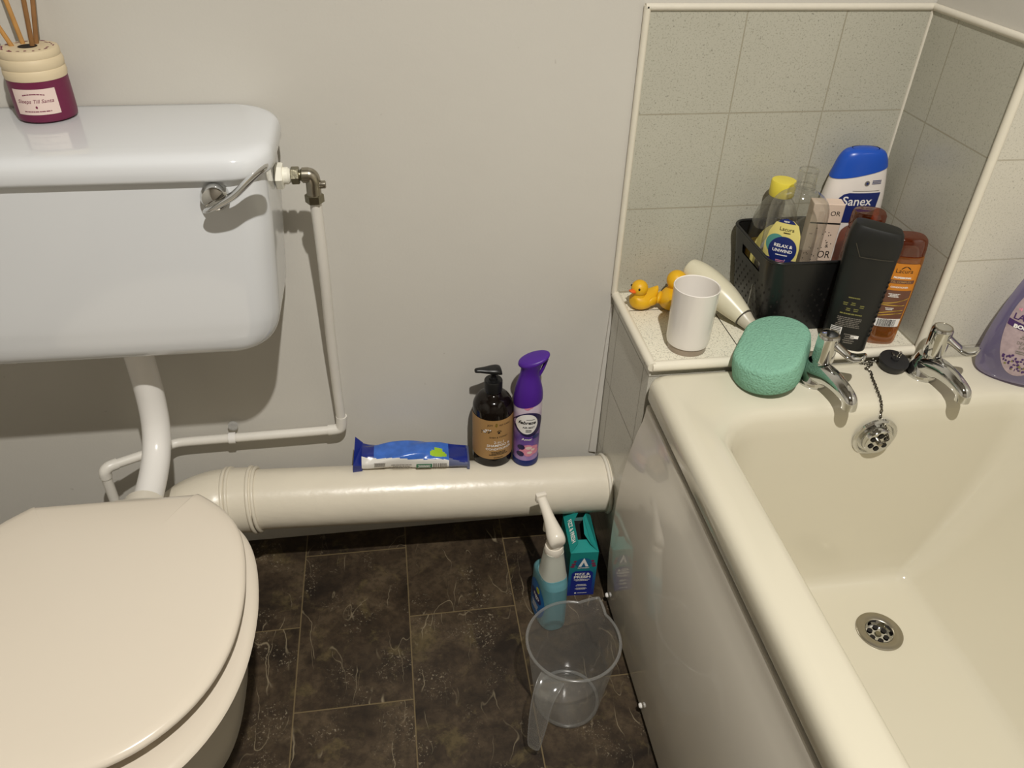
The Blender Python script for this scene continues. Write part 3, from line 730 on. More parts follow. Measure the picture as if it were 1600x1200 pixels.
def pkf(u, z):
    hh = .031; t = math.asin(max(-1, min(1, math.copysign(abs((z-hh/2)/(hh/2))**1.25, z-hh/2))))
    return (u, -.0262*abs(cos(t))**.55 - .0026, z)
b = MB('green_print'); b.grid(pkf, .008, .036, .009, .0185, 6, 4); b.m('grey_print')
b.bars(pkf, -.018, .014, .040, .010, 3); b.bars(pkf, -.056, .018, .020, .009, 3); b.barcode(pkf, .050, .0145, .024, .010, 14); b.m('white_print'); b.bars(lambda u, v: (pkf(u, v)[0], pkf(u, v)[1]-.0005, v), .022, .0138, .024, .006, 3)
b.obj('print', pk)

# shampoo pump bottle
sh = thing('pump_bottle', 'dark pump bottle with tan label standing on the soil pipe', 'bottle', (.154, -.056, SC(.154)), R(4))
B = Body([(0, .0315, .0315), (.003, .0352, .0352), (.010, .0362, .0362), (.060, .0362, .0362), (.112, .0362, .0362), (.126, .0345, .0345), (.138, .0275, .0275), (.144, .0185, .0185), (.1475, .0145, .0145), (.152, .0142, .0142)], 2, 5)
b = MB('dark_amber'); B.build(b); b.obj('bottle', sh)
f = B.front(.0009); f2 = B.front(.0005)
b = MB('tan_label'); B.band(b, -90-118, -90+118, .021, .109, 60, 8, .0005)
b.m('white_print'); b.text(f, '2-in-1', .004, .060, width=.018); b.text(f, 'SHAMPOO &', .004, .0525, width=.042, bold=.015); b.text(f, 'CONDITIONER', .004, .0445, width=.046, bold=.015)
b.m('black_print'); b.text(f, 'JOY', -.012, .098, width=.010); b.text(f, 'PET CARE', .0145, .098, width=.020); b.text(f, 'SHEA & HONEY', .004, .0715, width=.034)
b.bars(f, .004, .034, .034, .009, 3); b.bars(f, .004, .0245, .026, .0025, 1)
for dx, dz, r in ((0, 0, .0022), (-.003, .003, .001), (-.001, .0042, .001), (.0015, .0042, .001), (.0035, .0028, .001)): b.shape(f, circ(.004+dx, .0815+dz, r, n=14), .004+dx, .0815+dz, 1)
for k in range(14): x, z = random.uniform(-.026, -.010), random.uniform(.080, .088); b.shape(f, circ(x, z, .0009, n=8), x, z, 1)
b.m('white_print')
for k in range(9): x, z = random.uniform(-.025, -.011), random.uniform(.081, .0885); b.shape(f, circ(x, z, .0013, n=8), x, z, 1)
b.m('gold_print'); b.shape(f, circ(-.001, .099, .0022, .0042, 16), -.001, .099, 2); b.obj('label', sh)
b = MB('black_plastic'); b.lathe([(.0150, .150), (.0160, .151), (.0160, .171), (.0150, .1725), (.008, .1735), (.0075, .1775), (.0048, .178), (.0048, .190)], 32); pc = b.obj('pump_collar', sh)
b = MB('black_plastic')
st = spline([(.014, .186, .007, .002), (.0125, .190, .0115, .0058), (.006, .192, .0125, .0070), (-.004, .193, .0112, .0062), (-.014, .1935, .0085, .0050), (-.024, .1945, .0062, .0042), (-.031, .1945, .005, .0036), (-.033, .194, .003, .002)], 3)
b.loft([[(x, .3*x*0+w*cos(2*PI*k/20), z+t_*sin(2*PI*k/20)) for k in range(20)] for x, z, w, t_ in st]); b.obj('pump_head', pc, sharp=60)

# air freshener can
fe = thing('spray_can', 'purple-capped air mist spray can on the pipe at the right', 'spray can', (.2140, -.070, SC(.2140)), R(2))
B = Body([(0, .0195, .0195), (.002, .0222, .0222), (.010, .0228, .0228), (.05, .0236, .0236), (.11, .0252, .0252), (.140, .0250, .0250), (.147, .0238, .0238)], 2, 5)
f = B.front(.0010); f2 = B.front(.0007); f3 = B.front(.0005)
def grad():
    t = NT('lilac_to_purple_print'); g = t.n('ShaderNodeTexCoord').outputs['Object']; s2 = t.n('ShaderNodeSeparateXYZ'); t.l(g, s2.inputs[0])
    n = t.noise(g, 45, 3); v = t.math('MULTIPLY_ADD', n, .05, s2.outputs[2])
    return t.done(t.principled(t.ramp(t.math('DIVIDE', v, .19), (.10, lin('#c3a9cc')), (.30, lin('#8d6ab0')), (.50, lin('#55358a')), (.66, lin('#a78fba')), (.82, lin('#d6c6d4'))), .3))
M['can_print'] = grad()
b = MB('can_print'); B.build(b); b.m('navy'); b.lathe([(.0224, .0005), (.0236, .002), (.0240, .013), (.0234, .0145)], 40, cap0=False, cap1=False)
b.m('deepnavy'); b.shape(f3, circ(-.001, .099, .0245, .0275), -.001, .099, 6)
b.m('white_print'); b.shape(f2, circ(-.0045, .1005, .0185, .0225), -.0045, .1005, 6)
b.m('black_print'); b.text(f, 'febreze', -.0045, .1045, width=.030, shear=.25, bold=.03); b.text(f, 'AIR MIST', -.002, .0935, width=.022, bold=.02); b.bars(f, -.002, .0855, .014, .0065, 2)
b.grid(f, -.007, .008, .1105, .1115, 6, 1)
b.m('white_print'); b.text(f, 'Amor', -.004, .066, width=.019, bold=.02)
b.m('navy'); b.shape(f, circ(.0125, .0705, .0065, .0045, 20), .0125, .0705, 2)
b.m('flower')
for x, z, r in ((-.002, .044, .010), (.009, .042, .009), (.001, .033, .010), (.012, .034, .007), (-.009, .036, .007), (-.006, .137, .006), (.001, .139, .004)): b.shape(f3, circ(x, z, r, r*.85, 18), x, z, 3)
b.m('label_pink')
for x, z, r in ((0, .045, .006), (.008, .040, .004), (.002, .034, .005)): b.shape(f2, circ(x, z, r, r*.6, 14), x, z, 2)
b.m('deepnavy')
for x, z, r in ((-.013, .046, .006), (-.014, .030, .006)): b.shape(f2, circ(x, z, r, n=18), x, z, 2)
b.obj('can', fe)
b = MB('purple'); loops = []
for z, a, bb, dx, tl in spline([(.138, .0258, .0258, 0, .22), (.150, .0255, .0255, 0, .18), (.166, .0232, .0232, 0, .10), (.184, .0188, .0188, .0005, .0), (.196, .0165, .0165, .001, .05), (.207, .0175, .0170, .0025, .15), (.216, .0215, .0185, .0045, .28), (.220, .0262, .0195, .0065, .30), (.2235, .0270, .0190, .007, .30), (.2262, .0240, .016, .0065, .28), (.2275, .012, .008, .006, .25)], 4):
    loops.append([(dx+a*cos(2*PI*k/40), bb*sin(2*PI*k/40), z+tl*a*cos(2*PI*k/40)) for k in range(40)])
b.loft(loops); b.obj('cap', fe, sharp=60)
b = MB('purple'); b.tube(spline([(.016, -.002, .188), (.022, -.002, .200), (.026, -.002, .212), (.029, -.002, .222)], 4), [.003]*13, 12); b.obj('trigger', fe)

# ------------------------------------------------------------------ floor things
# trigger spray bottle
ang = math.atan2(.98, -.20)                       # nozzle direction
tr = thing('trigger_spray', 'pale blue cleaner in a white trigger spray bottle on the floor', 'spray bottle', (.2345, -.250, 0), ang)
def secs(zs):   # local x = nozzle direction
    return [[(cx+x, y, z) for x, y, _ in sell(a, bb, 2.8, 44)] for z, a, bb, cx in zs]
BS = Body([(0, .036, .020), (.004, .041, .024), (.012, .0425, .0255), (.06, .042, .0252), (.106, .040, .0248)], 2.8, 5)
b = MB('blue_liquid'); BS.build(b)
b.loft(secs(spline([(.106, .040, .0248, 0), (.113, .036, .0245, -.001), (.118, .030, .0238, -.004), (.122, .026, .0230, -.006)], 4))); b.obj('liquid_body', tr)
b = MB('bottle_pp'); b.loft(secs(spline([(.1185, .0245, .0236, -.007), (.13, .0225, .0215, -.007), (.15, .0195, .019, -.006), (.168, .0168, .0168, -.005), (.176, .0160, .016, -.005)], 4))); b.obj('neck', tr)
# label on the left side of the bottle when looking along the nozzle (+y local)
def side(off):
    def fn(u, z):
        a, bb = BS.ab(z); a += off; bb += off
        q = max(0, 1-min(1, abs(u)/a)**BS.n)
        return (-u*-1, bb*q**(1/BS.n), z)
    return fn
fl = side(.0007); fl2 = side(.0011)
flx = lambda u, z: fl2(-u, z)
b = MB('blue_label'); b.shape(fl, circ(0, .055, .031, .044), 0, .055, 8)
b.m('navy'); b.shape(side(.0009), circ(0, .062, .022, .013), 0, .062, 4)
b.m('yellow_cap'); b.shape(fl2, circ(-.008, .083, .0065, .0065, 20), -.008, .083, 2); b.m('lime'); b.shape(side(.0013), circ(-.008, .083, .0042, .0042, 20), -.008, .083, 2)
b.m('white_print'); b.text(flx, 'ngo', .004, .061, width=.022, bold=.03); b.bars(flx, 0, .036, .028, .016, 4); b.obj('label', tr, fix=False)
b = MB('spray_white'); b.lathe([(.0160, .172), (.0166, .1735), (.0164, .184), (.0150, .188)], 32, (-.005, 0, 0))
hd = spline([(-.020, .198, .006, .006), (-.0195, .202, .0125, .011), (-.014, .207, .0150, .0150), (-.004, .211, .0148, .0155), (.008, .2165, .0125, .0135), (.022, .223, .0100, .0105), (.036, .229, .0088, .0085), (.050, .2345, .0085, .0075), (.058, .237, .0088, .0075)], 4)
b.loft([[(x - t_*.35*sin(2*PI*k/28), w*cos(2*PI*k/28), z + t_*sin(2*PI*k/28)) for k in range(28)] for x, z, w, t_ in hd])
b.loft([[(-.004+x, y, z) for x, y, _ in sell(a, bb, 2.2, 24)] for z, a, bb in ((.184, .0145, .0125), (.195, .0150, .0125), (.206, .0135, .0120))])
hb = b.obj('spray_head', tr, sharp=60)
b = MB('spray_white'); b.box((.0585, -.0095, .2285), (.068, .0095, .2455), .0015); b.obj('nozzle', hb)
b = MB('spray_white'); b.tube(spline([(.020, 0, .218), (.030, 0, .207), (.033, 0, .195), (.036, 0, .183)], 4), [.006, .006, .006, .006, .0058, .0056, .0054, .0052, .005, .005, .0048, .0046, .004], 14); b.obj('trigger', hb)

# teal carton
bx = thing('carton', 'teal and blue cleaning powder carton with torn open top beside the bath panel', 'carton', (.3060, -.1665, 0), R(-3))
W, D, H = .0255, .0500, .1165
def boxgrad():
    t = NT('teal_to_blue_print'); g = t.n('ShaderNodeTexCoord').outputs['Object']; s2 = t.n('ShaderNodeSeparateXYZ'); t.l(g, s2.inputs[0])
    return t.done(t.principled(t.ramp(t.math('DIVIDE', s2.outputs[2], .117), (.05, lin('#16267c')), (.35, lin('#174f86')), (.72, lin('#1b8580'))), .4))
M['carton_print'] = boxgrad()
b = MB('carton_print')
P_ = lambda x, y, z: b.v((x, y, z))
lo = [P_(-W, -D, .0), P_(W, -D, .0), P_(W, D, .0), P_(-W, D, .0)]; hi = [P_(-W, -D, H), P_(W, -D, H), P_(W, D, H), P_(-W, D, H)]
for i in range(4): b.f([lo[i], lo[(i+1) % 4], hi[(i+1) % 4], hi[i]])
b.f(lo[::-1]); b.m('hole'); li = [P_(-W+.001, -D+.001, H-.02), P_(W-.001, -D+.001, H-.02), P_(W-.001, D-.001, H-.02), P_(-W+.001, D-.001, H-.02)]
b.f(li); b.m('card')
for i in range(4): b.f([hi[i], hi[(i+1) % 4], li[(i+1) % 4], li[i]])
bb_ = b.obj('box_body', bx, sharp=20, fix=False)
def flap(nm, pts, mat, th=.0006):
    q = MB(mat); a = [Vector(p) for p in pts]; n = (a[1]-a[0]).cross(a[2]-a[0]).normalized()*th
    q.loft([[p for p in a], [p+n for p in a]]); return q.obj(nm, bx, sharp=20)
flap('front_flap', [(-W, -D, H), (W, -D, H), (W*.8, -D+.026, H+.006), (-W*.55, -D+.026, H+.006)], 'teal')
fz = lambda x: H + .95*(x+W)
fl_ = [(-W, -D, fz(-W)), (-W*.42, -D+.012, fz(-W*.42)), (-W*.40, D-.034, fz(-W*.40)), (-W*.05, D-.022, fz(-W*.05)), (-W, D-.004, fz(-W))]
lf = flap('left_flap', fl_, 'teal')
flap('right_flap', [(W, -D, H), (W, D-.004, H), (W*.50, D-.022, H+.0200), (W*.22, -D+.066, H+.0225), (W*.10, -D+.030, H+.0170), (W*.45, -D+.012, H+.0100)], 'teal')
def flf(u, v):   # u along depth, v across the left flap
    return (-W + .0015 + v, u, fz(-W + .0015 + v) + .0014)
b = MB('white_print'); b.text(lambda u, v: flf(-u, v), 'FIZZ & FRESH', .004, .0065, width=.056, height=.0065, bold=.02); b.obj('lettering', lf, fix=False)
ff = lambda x, z: (x, -D-.0004, z); ff2 = lambda x, z: (x, -D-.0008, z)
b = MB('box_blue'); b.shape(ff, [(-.020, .002), (.020, .002), (.020, .062), (.014, .068), (-.014, .068), (-.020, .062)], 0, .034, 2)
b.m('maroon_print')
for x, z in ((-.018, .087), (.018, .087), (-.015, .094), (.0155, .094), (-.020, .081), (.020, .081)): b.shape(ff, circ(x, z, .0042, .003, 12), x, z, 1)
b.m('box_mid'); b.shape(ff2, circ(0, .090, .015, .013, 20), 0, .090, 1)
b.m('white_print'); f3_ = lambda x, z: (x, -D-.0012, z)
b.shape(f3_, [(-.0095, .081), (-.004, .081), (0, .092), (.004, .081), (.0095, .081), (0, .1035)], 0, .094, 1)
b.text(f3_, 'ASTONISH', 0, .0775, width=.021, bold=.02)
b.text(f3_, 'FIZZ &', 0, .0605, width=.028, height=.0065, bold=.04); b.text(f3_, 'FRESH', 0, .0525, width=.031, height=.0065, bold=.04)
b.bars(f3_, 0, .044, .030, .006, 2); b.bars(f3_, 0, .030, .024, .006, 2); b.bars(f3_, 0, .020, .024, .006, 3); b.shape(f3_, circ(-.010, .008, .002, n=12), -.010, .008, 1); b.bars(f3_, .003, .008, .018, .0025, 1)
b.obj('front_print', bb_, fix=False)

# measuring jug
jg = thing('measuring_jug', 'empty translucent plastic measuring jug on the floor by the bath', 'jug', (.2345, -.4265, 0), R(52))
def jl(r, z, sp=0, n=96):
    o = []
    for i in range(n):
        a = 2*PI*i/n; d = (a+PI) % (2*PI) - PI
        rr = r + sp*max(0, 1-abs(d)/.33)**1.15
        o.append((rr*cos(a), rr*sin(a), z))
    return o
b = MB('jug')
b.loft([jl(.046, .0035), jl(.051, .0012), jl(.0535, .003), jl(.0545, .012), jl(.060, .06), jl(.066, .11, .001), jl(.0695, .138, .010), jl(.0715, .160, .021)], True, False); jb = b.obj('jug_body', jg, sharp=60)
b = MB('jug_rim'); pts = [Vector(p) for p in jl(.0725, .1605, .0215, 96)]
rows = []
for i, p in enumerate(pts):
    t = (pts[(i+1) % 96]-pts[i-1]).normalized(); o_ = Vector((t.y, -t.x, 0)); rows.append([b.v(p + o_*.0024*cos(2*PI*k/8) + Vector((0, 0, .0020*sin(2*PI*k/8)))) for k in range(8)])
for i in range(96):
    for k in range(8): b.f([rows[i][k], rows[(i+1) % 96][k], rows[(i+1) % 96][(k+1) % 8], rows[i][(k+1) % 8]])
b.obj('rim', jg, sharp=80)
b = MB('jug_rim'); b.torus((0, 0, .0045), .0505, .0028, 64, 8); b.obj('foot_ring', jg, sharp=80)
b = MB('jug')
st = spline([(-.070, .152, .019, .003), (-.082, .149, .0185, .004), (-.096, .140, .0165, .0045), (-.104, .122, .0155, .0045), (-.110, .095, .0145, .0045), (-.115, .068, .0125, .0042), (-.118, .048, .0110, .004), (-.1195, .036, .0085, .0035), (-.120, .032, .004, .002)], 4)
loops = []
for i, (x, z, w, t_) in enumerate(st):
    a = st[max(0, i-1)]; e = st[min(len(st)-1, i+1)]; d = Vector((e[0]-a[0], 0, e[1]-a[1])).normalized(); nn = Vector((-d.z, 0, d.x))
    loops.append([Vector((x, 0, z)) + Vector((0, w*cos(2*PI*k/24), 0)) + nn*t_*sin(2*PI*k/24) for k in range(24)])
b.loft(loops); hd_ = b.obj('handle', jg, sharp=60)
b = MB('jug_rim')
for s_ in (-1, 1): b.tube([(x-.001, s_*w, z) for x, z, w, t_ in st], [max(.0006, t_*.22) for x, z, w, t_ in st], 8)
b.obj('handle_edge', hd_, sharp=80)

# ------------------------------------------------------------------ on the ledge
def duck(name, label, loc, rz, sc, ry=0):
    t = thing(name, label, 'rubber duck', loc, rz, 'yellow rubber ducks on the ledge', ry=ry)
    k = sc
    b = MB('duck')   # faces local -y
    st = spline([(-.026, .018, .004, .004), (-.024, .018, .012, .0115), (-.014, .016, .0195, .0155), (0, .0155, .0215, .0155), (.012, .0165, .0190, .0140), (.022, .020, .0135, .0105), (.030, .0255, .0075, .0065), (.034, .030, .003, .003)], 4)
    b.loft([[(w*cos(2*PI*i/28)*k, y*k, (max(0, z + h*sin(2*PI*i/28)))*k) for i in range(28)] for y, z, w, h in st])
    b.sphere((0, -.013*k, .0425*k), .0150*k, 28, 18, (1, 1.03, 1))
    b.tube([(0, -.013*k, .026*k), (0, -.013*k, .034*k)], [.0125*k, .011*k], 24)
    for s_ in (-1, 1): b.sphere((s_*.0195*k, .006*k, .0185*k), .011*k, 18, 12, (.4, 1.15, .8))
    b.obj('body', t, sharp=70)
    b = MB('beak'); loops = []
    for y, w, h in ((-.0265, .0058, .0042), (-.030, .0060, .0036), (-.034, .0058, .0024), (-.0365, .003, .001)): loops.append([(w*cos(2*PI*i/18)*k, y*k, (.0400+h*sin(2*PI*i/18)+(abs(y)-.0265)*.25)*k) for i in range(18)])
    b.loft(loops); b.obj('beak', t, sharp=60)
    for s_ in (-1, 1):
        b = MB('black_print'); b.sphere((s_*.0098*k, -.0236*k, .0468*k), .0021*k, 12, 8, (1, .8, 1.2)); b.obj('eye', t)
    return t
duck('rubber_duck', 'yellow rubber duck facing left with orange beak, nearest the ledge edge', (.4045, -.053, ZT), R(-62), .92)
duck('rubber_duck', 'yellow rubber duck facing away, tucked behind the white cup', (.4520, -.064, ZT), R(152), 1.10)

cu_ = thing('tumbler', 'white plastic bathroom tumbler on the tiled ledge', 'cup', (.4395, -.1795, ZT))
b = MB('cup'); b.lathe([(.0, .0100), (.0290, .0100), (.0318, .0120), (.0333, .020), (.0343, .105), (.0347, .1065), (.0340, .1075), (.0328, .1065), (.0322, .02), (.0295, .0135), (0, .0130)], 56, cap0=False, cap1=False); b.obj('cup_body', cu_)
b = MB('cupbase'); b.lathe([(.0295, 0), (.0300, .0008), (.0298, .0105)], 48); b.obj('foot', cu_)

# cream handheld device leaning from wall to ledge
dv = thing('handheld_device', 'aged cream handheld electric device with narrow neck beside the black basket', 'device', (.53, -.10, ZT))
def q5(x, y, z): return (x-.53, y+.10, z-ZT)
st = spline([(.4830, -.0295, .5850, .006), (.4850, -.0325, .5845, .0160), (.4890, -.0390, .5835, .0205), (.4990, -.0560, .5790, .0240), (.5120, -.0775, .5715, .0256), (.5270, -.0990, .5625, .0236), (.5400, -.1195, .5530, .0190), (.5475, -.1330, .5475, .0152)], 5)
b = MB('cream_dev'); b.tube([q5(*p[:3]) for p in st], [p[3] for p in st], 32); db = b.obj('device_body', dv, sharp=60)
b = MB('ring_dark'); b.tube([q5(.5478, -.1328, .5466), q5(.5488, -.1348, .5459)], .0155, 28); b.obj('seam_ring', dv)
st = spline([(.5488, -.1348, .5462, .0142), (.5525, -.1430, .5430, .0120), (.5570, -.1530, .5400, .0100), (.5585, -.1590, .5395, .0102)], 4)
b = MB('cream_dev2'); b.tube([q5(*p[:3]) for p in st], [p[3] for p in st], 28); b.obj('device_neck', dv, sharp=60)
for p in ((.5050, -.0640, .6000), (.5405, -.1225, .5705), (.5428, -.1260, .5682)):
    b = MB('black_print'); b.sphere(q5(*p), .0023, 12, 8, (1, 1, .6)); b.obj('button_mark', db)

# black basket
bk = thing('storage_basket', 'black plastic basket holding bottles in the alcove', 'basket', (.664, -.092, ZT))
BX0, BX1, BY0, BY1 = -.109, .109, -.078, .082
BH = .131
def bloop(t, off, z):
    sh_ = .020*(1-t)
    return [(x, y, z) for x, y, _ in rrect(BX0+sh_+off, BX1-sh_-off, BY0+sh_*.9+off, BY1-sh_*.2-off, .022-off*.4, 0, 8)]
def densify(lp, n=120):
    per = []; tot = 0
    for i in range(len(lp)):
        a = Vector(lp[i]); c = Vector(lp[(i+1) % len(lp)]); per.append((tot, a, c)); tot += (c-a).length
    o = []
    for k in range(n):
        d = tot*k/n
        for s0, a, c in reversed(per):
            if d >= s0:
                l = (c-a).length; o.append(tuple(a + (c-a)*((d-s0)/l if l else 0))); break
    return o
zs = [.002, .010, .03, .05, .07, .085, .096, .100, .112, .116, .124, BH]
b = MB('black_plastic')
for off, flip in ((0, 0), (.0025, 1)):
    rows = [[b.v(p) for p in densify(bloop(z/BH, off, z if off == 0 or z > .005 else .005))] for z in zs]
    for i in range(len(rows)-1):
        for k in range(120):
            j = (k+1) % 120
            c = (rows[i][k].co + rows[i+1][j].co)/2
            if .0955 < zs[i] < .112 and abs(c.x) > .085 and abs(c.y) < .035: continue
            if .03 <= zs[i] < .085 and k % 3 == 0 and i % 2 == 0 and False: continue
            b.f([rows[i][k], rows[i][j], rows[i+1][j], rows[i+1][k]])
    b.f(rows[0][::-1] if not flip else rows[0])
    if off == 0: top0 = rows[-1]
    else:
        for k in range(120): b.f([top0[k], top0[(k+1) % 120], rows[-1][(k+1) % 120], rows[-1][k]])
bko = b.obj('basket_body', bk, sharp=40)
b = MB('black_plastic')    # rolled rim and woven diamonds on the faces
rm = [Vector(p) for p in densify(bloop(1, .001, BH))]
rows = []
for i, p in enumerate(rm):
    t = (rm[(i+1) % 120]-rm[i-1]).normalized(); o_ = Vector((t.y, -t.x, 0)); rows.append([b.v(p + o_*.0028*cos(2*PI*k/10) + Vector((0, 0, .0022*sin(2*PI*k/10)))) for k in range(10)])
for i in range(120):
    for k in range(10): b.f([rows[i][k], rows[(i+1) % 120][k], rows[(i+1) % 120][(k+1) % 10], rows[i][(k+1) % 10]])
b.obj('rim', bk, sharp=80)
b = MB('hole')
for iz in range(7):
    z = .018 + iz*.0105; t = z/BH
    lp = densify(bloop(t, -.0004, z), 84)
    for k in range(84):
        if (k+iz) % 2: continue
        p = Vector(lp[k]); d = (Vector(lp[(k+1) % 84])-Vector(lp[k-1])).normalized()
        b.f([b.v(p-d*.0022), b.v(p-Vector((0, 0, .0030))), b.v(p+d*.0022), b.v(p+Vector((0, 0, .0030)))])
b.obj('perforations', bk, sharp=0)

ZI = ZT + .0056
# bath soak bottle behind, yellow cap
bk2 = thing('bath_soak_bottle', 'clear bottle with yellow cap and yellow liquid at the back of the basket', 'bottle', (.6085, -.0500, ZI), R(-20))
B = Body([(0, .032, .026), (.004, .0355, .029), (.06, .0365, .030), (.11, .0365, .030), (.145, .034, .028), (.170, .025, .022), (.182, .0165, .0165), (.190, .0155, .0155)], 2.2, 5)
b = MB('clear'); B.build(b, cap1=False); b.obj('bottle', bk2)
b = MB('yellow_liquid'); B.build(b, .003, .098, off=-.0016); b.obj('liquid', bk2)
b = MB('yellow_cap'); b.lathe([(.0185, .184), (.0195, .186), (.0195, .206), (.0185, .2085), (.010, .2095), (0, .2095)], 36); b.obj('cap', bk2)
b = MB('yellow_label'); f = B.front(.0006); b.shape(f, circ(0, .085, .029, .062), 0, .085, 8); b.m('white_print'); b.shape(B.front(.0009), circ(.003, .080, .024, .052), .003, .080, 8); b.obj('label', bk2)
# clear bottle in front, open neck
fr = thing('bath_soak_bottle', 'open clear bottle with dark violet RELAX & UNWIND label at the front of the basket', 'bottle', (.6075, -.1170, ZI), R(-24))
B = Body([(0, .036, .024), (.004, .0425, .028), (.05, .0440, .0290), (.15, .0440, .029), (.190, .0430, .0285), (.208, .0350, .0245), (.217, .0220, .0190), (.221, .0150, .0150), (.246, .0145, .0145), (.250, .0148, .0148)], 2.2, 5)
b = MB('clear'); B.build(b, cap1=False); bo = b.obj('bottle', fr)
b = MB('clear'); b.torus((0, 0, .226), .0152, .0016, 36, 8); b.obj('neck_collar', bo)
b = MB('clear'); b.torus((0, 0, .2505), .0138, .0012, 36, 6); b.obj('neck_lip', bo)
f0, f1, f2, f3 = B.front(.0005), B.front(.0008), B.front(.0011), B.front(.0014)
X0 = -.016
b = MB('yellow_label'); b.shape(f0, [(X0-.024, .06), (X0+.025, .06), (X0+.0265, .135), (X0+.024, .158), (X0+.018, .174), (X0+.009, .181), (X0-.007, .181), (X0-.015, .174), (X0-.021, .158), (X0-.024, .135)], X0, .12, 8)
b.m('navy'); b.shape(f1, [(X0-.013, .1755), (X0+.014, .1755), (X0+.009, .1805), (X0, .183), (X0-.008, .1805)], X0, .179, 3)
b.m('teal_label'); b.shape(f1, circ(X0-.009, .140, .0135, .0165), X0-.009, .140, 4)
b.m('violet_label'); b.shape(f1, [(X0-.024, .06), (X0+.025, .06), (X0+.026, .117), (X0-.024, .117)], X0, .09, 5)
b.m('navy'); b.shape(f2, circ(X0+.003, .132, .0205, .0225), X0+.003, .132, 5)
b.m('white_print'); b.text(f3, 'NEW', X0, .1785, width=.008, bold=.03); b.text(f3, 'RELAX &', X0+.003, .1395, width=.027, bold=.03); b.text(f3, 'UNWIND', X0+.003, .1315, width=.029, bold=.03); b.bars(f3, X0+.003, .1245, .018, .003, 1)
b.m('black_print'); b.text(f2, 'Lacura', X0+.003, .1665, width=.021); b.bars(f2, X0+.004, .1605, .012, .003, 1)
b.m('flower'); b.shape(f2, circ(X0+.006, .088, .009, .010, 14), X0+.006, .088, 2); b.bars(f3, X0+.003, .1145, .014, .005, 2)
b.m('white_print')
for k in range(16): x, z = X0+random.uniform(-.022, .024), random.uniform(.085, .118); b.shape(f2, circ(x, z, .0006, n=6), x, z, 1)
b.obj('label', fr)
# cream carton
cc = thing('cosmetic_carton', 'tall cream speckled carton standing in the basket between bottles', 'carton', (.6750, -.0780, ZI), R(-12))
b = MB('cream_card'); b.box((-.024, -.0120, 0), (.024, .0120, .183), .0008, 1); cb_ = b.obj('box_body', cc, sharp=20)
ff = lambda x, z: (x, -.0123, z)
b = MB('black_print'); b.grid(ff, -.0238, .0238, .150, .1525, 2, 1); b.text(ff, 'OR', .012, .168, width=.015); b.text(ff, '&', .012, .113, width=.005); b.text(ff, 'OR', .011, .098, width=.020, height=.0125); b.bars(ff, .011, .086, .018, .0025, 1); b.text(ff, 'shah', .002, .058, width=.020, shear=.2)
for k in range(26): x, z = random.uniform(-.021, .022), random.uniform(.07, .145); b.shape(ff, circ(x, z, .0009, n=8), x, z, 1)
b.obj('print', cb_, fix=False)
# amber bottle inside the basket
am = thing('amber_bottle', 'dark amber bottle in the basket behind the black bottle', 'bottle', (.7200, -.1240, ZI), R(-12))
B = Body([(0, .022, .016), (.004, .0245, .0185), (.08, .025, .019), (.15, .025, .019), (.158, .0235, .0178)], 2.5, 4)
b = MB('amber_dark'); B.build(b, cap1=False); b.obj('bottle', am)
b = MB('amber_dark'); B.build(b, .004, .12, off=-.002); b.obj('liquid', am)
b = MB('amber_dark'); b.loft([sell(a, bb, 2.5, 48, z) for z, a, bb in ((.158, .024, .0182), (.160, .0255, .0195), (.181, .0250, .0190), (.1855, .0225, .0168), (.187, .017, .012))]); b.obj('cap', am, sharp=45)
# white shower gel with blue cap
sx = thing('shower_gel_bottle', 'large white bottle with slanted blue cap at the back of the basket', 'bottle', (.7360, -.0420, ZI), R(-4))
B = Body([(0, .040, .019), (.004, .046, .0225), (.05, .0505, .0245), (.12, .0520, .025), (.165, .0510, .0245), (.200, .0465, .0225), (.225, .0415, .020), (.240, .0370, .018), (.250, .0300, .0145), (.2545, .0190, .009)], 2.4, 5)
b = MB('sanex_white'); B.build(b, None, .246); b.obj('bottle', sx, sharp=60)
b = MB('sanex_blue'); B.band(b, 0, 360, lambda x: .2175+.20*x, lambda x: .2538, 72, 14, .0010)
b.loft([sell(.0205, .0102, 2.4, 48, .2535), sell(.012, .006, 2.4, 48, .2555)], False, True); b.obj('cap', sx, sharp=60)
f0, f1, f2 = B.front(.0008), B.front(.0012), B.front(.0016)
b = MB('navy'); b.shape(f0, [(-.036, .140), (.030, .140), (.0345, .1885), (.032, .189), (-.018, .189), (-.026, .1865), (-.032, .180), (-.035, .170)], 0, .165, 8)
b.m('grey_print'); b.grid(f0, -.014, .031, .1920, .1927, 12, 1)
b.shape(f0, circ(.0065, .2045, .0042, n=18), .0065, .2045, 1); b.m('navy'); b.bars(f0, .023, .2060, .017, .007, 3, rnd=.1); b.shape(f1, circ(.0065, .2045, .002, n=12), .0065, .2045, 1)
b.m('white_print'); b.text(f1, 'Sanex', -.002, .1760, width=.048, bold=.01); b.obj('label', sx)
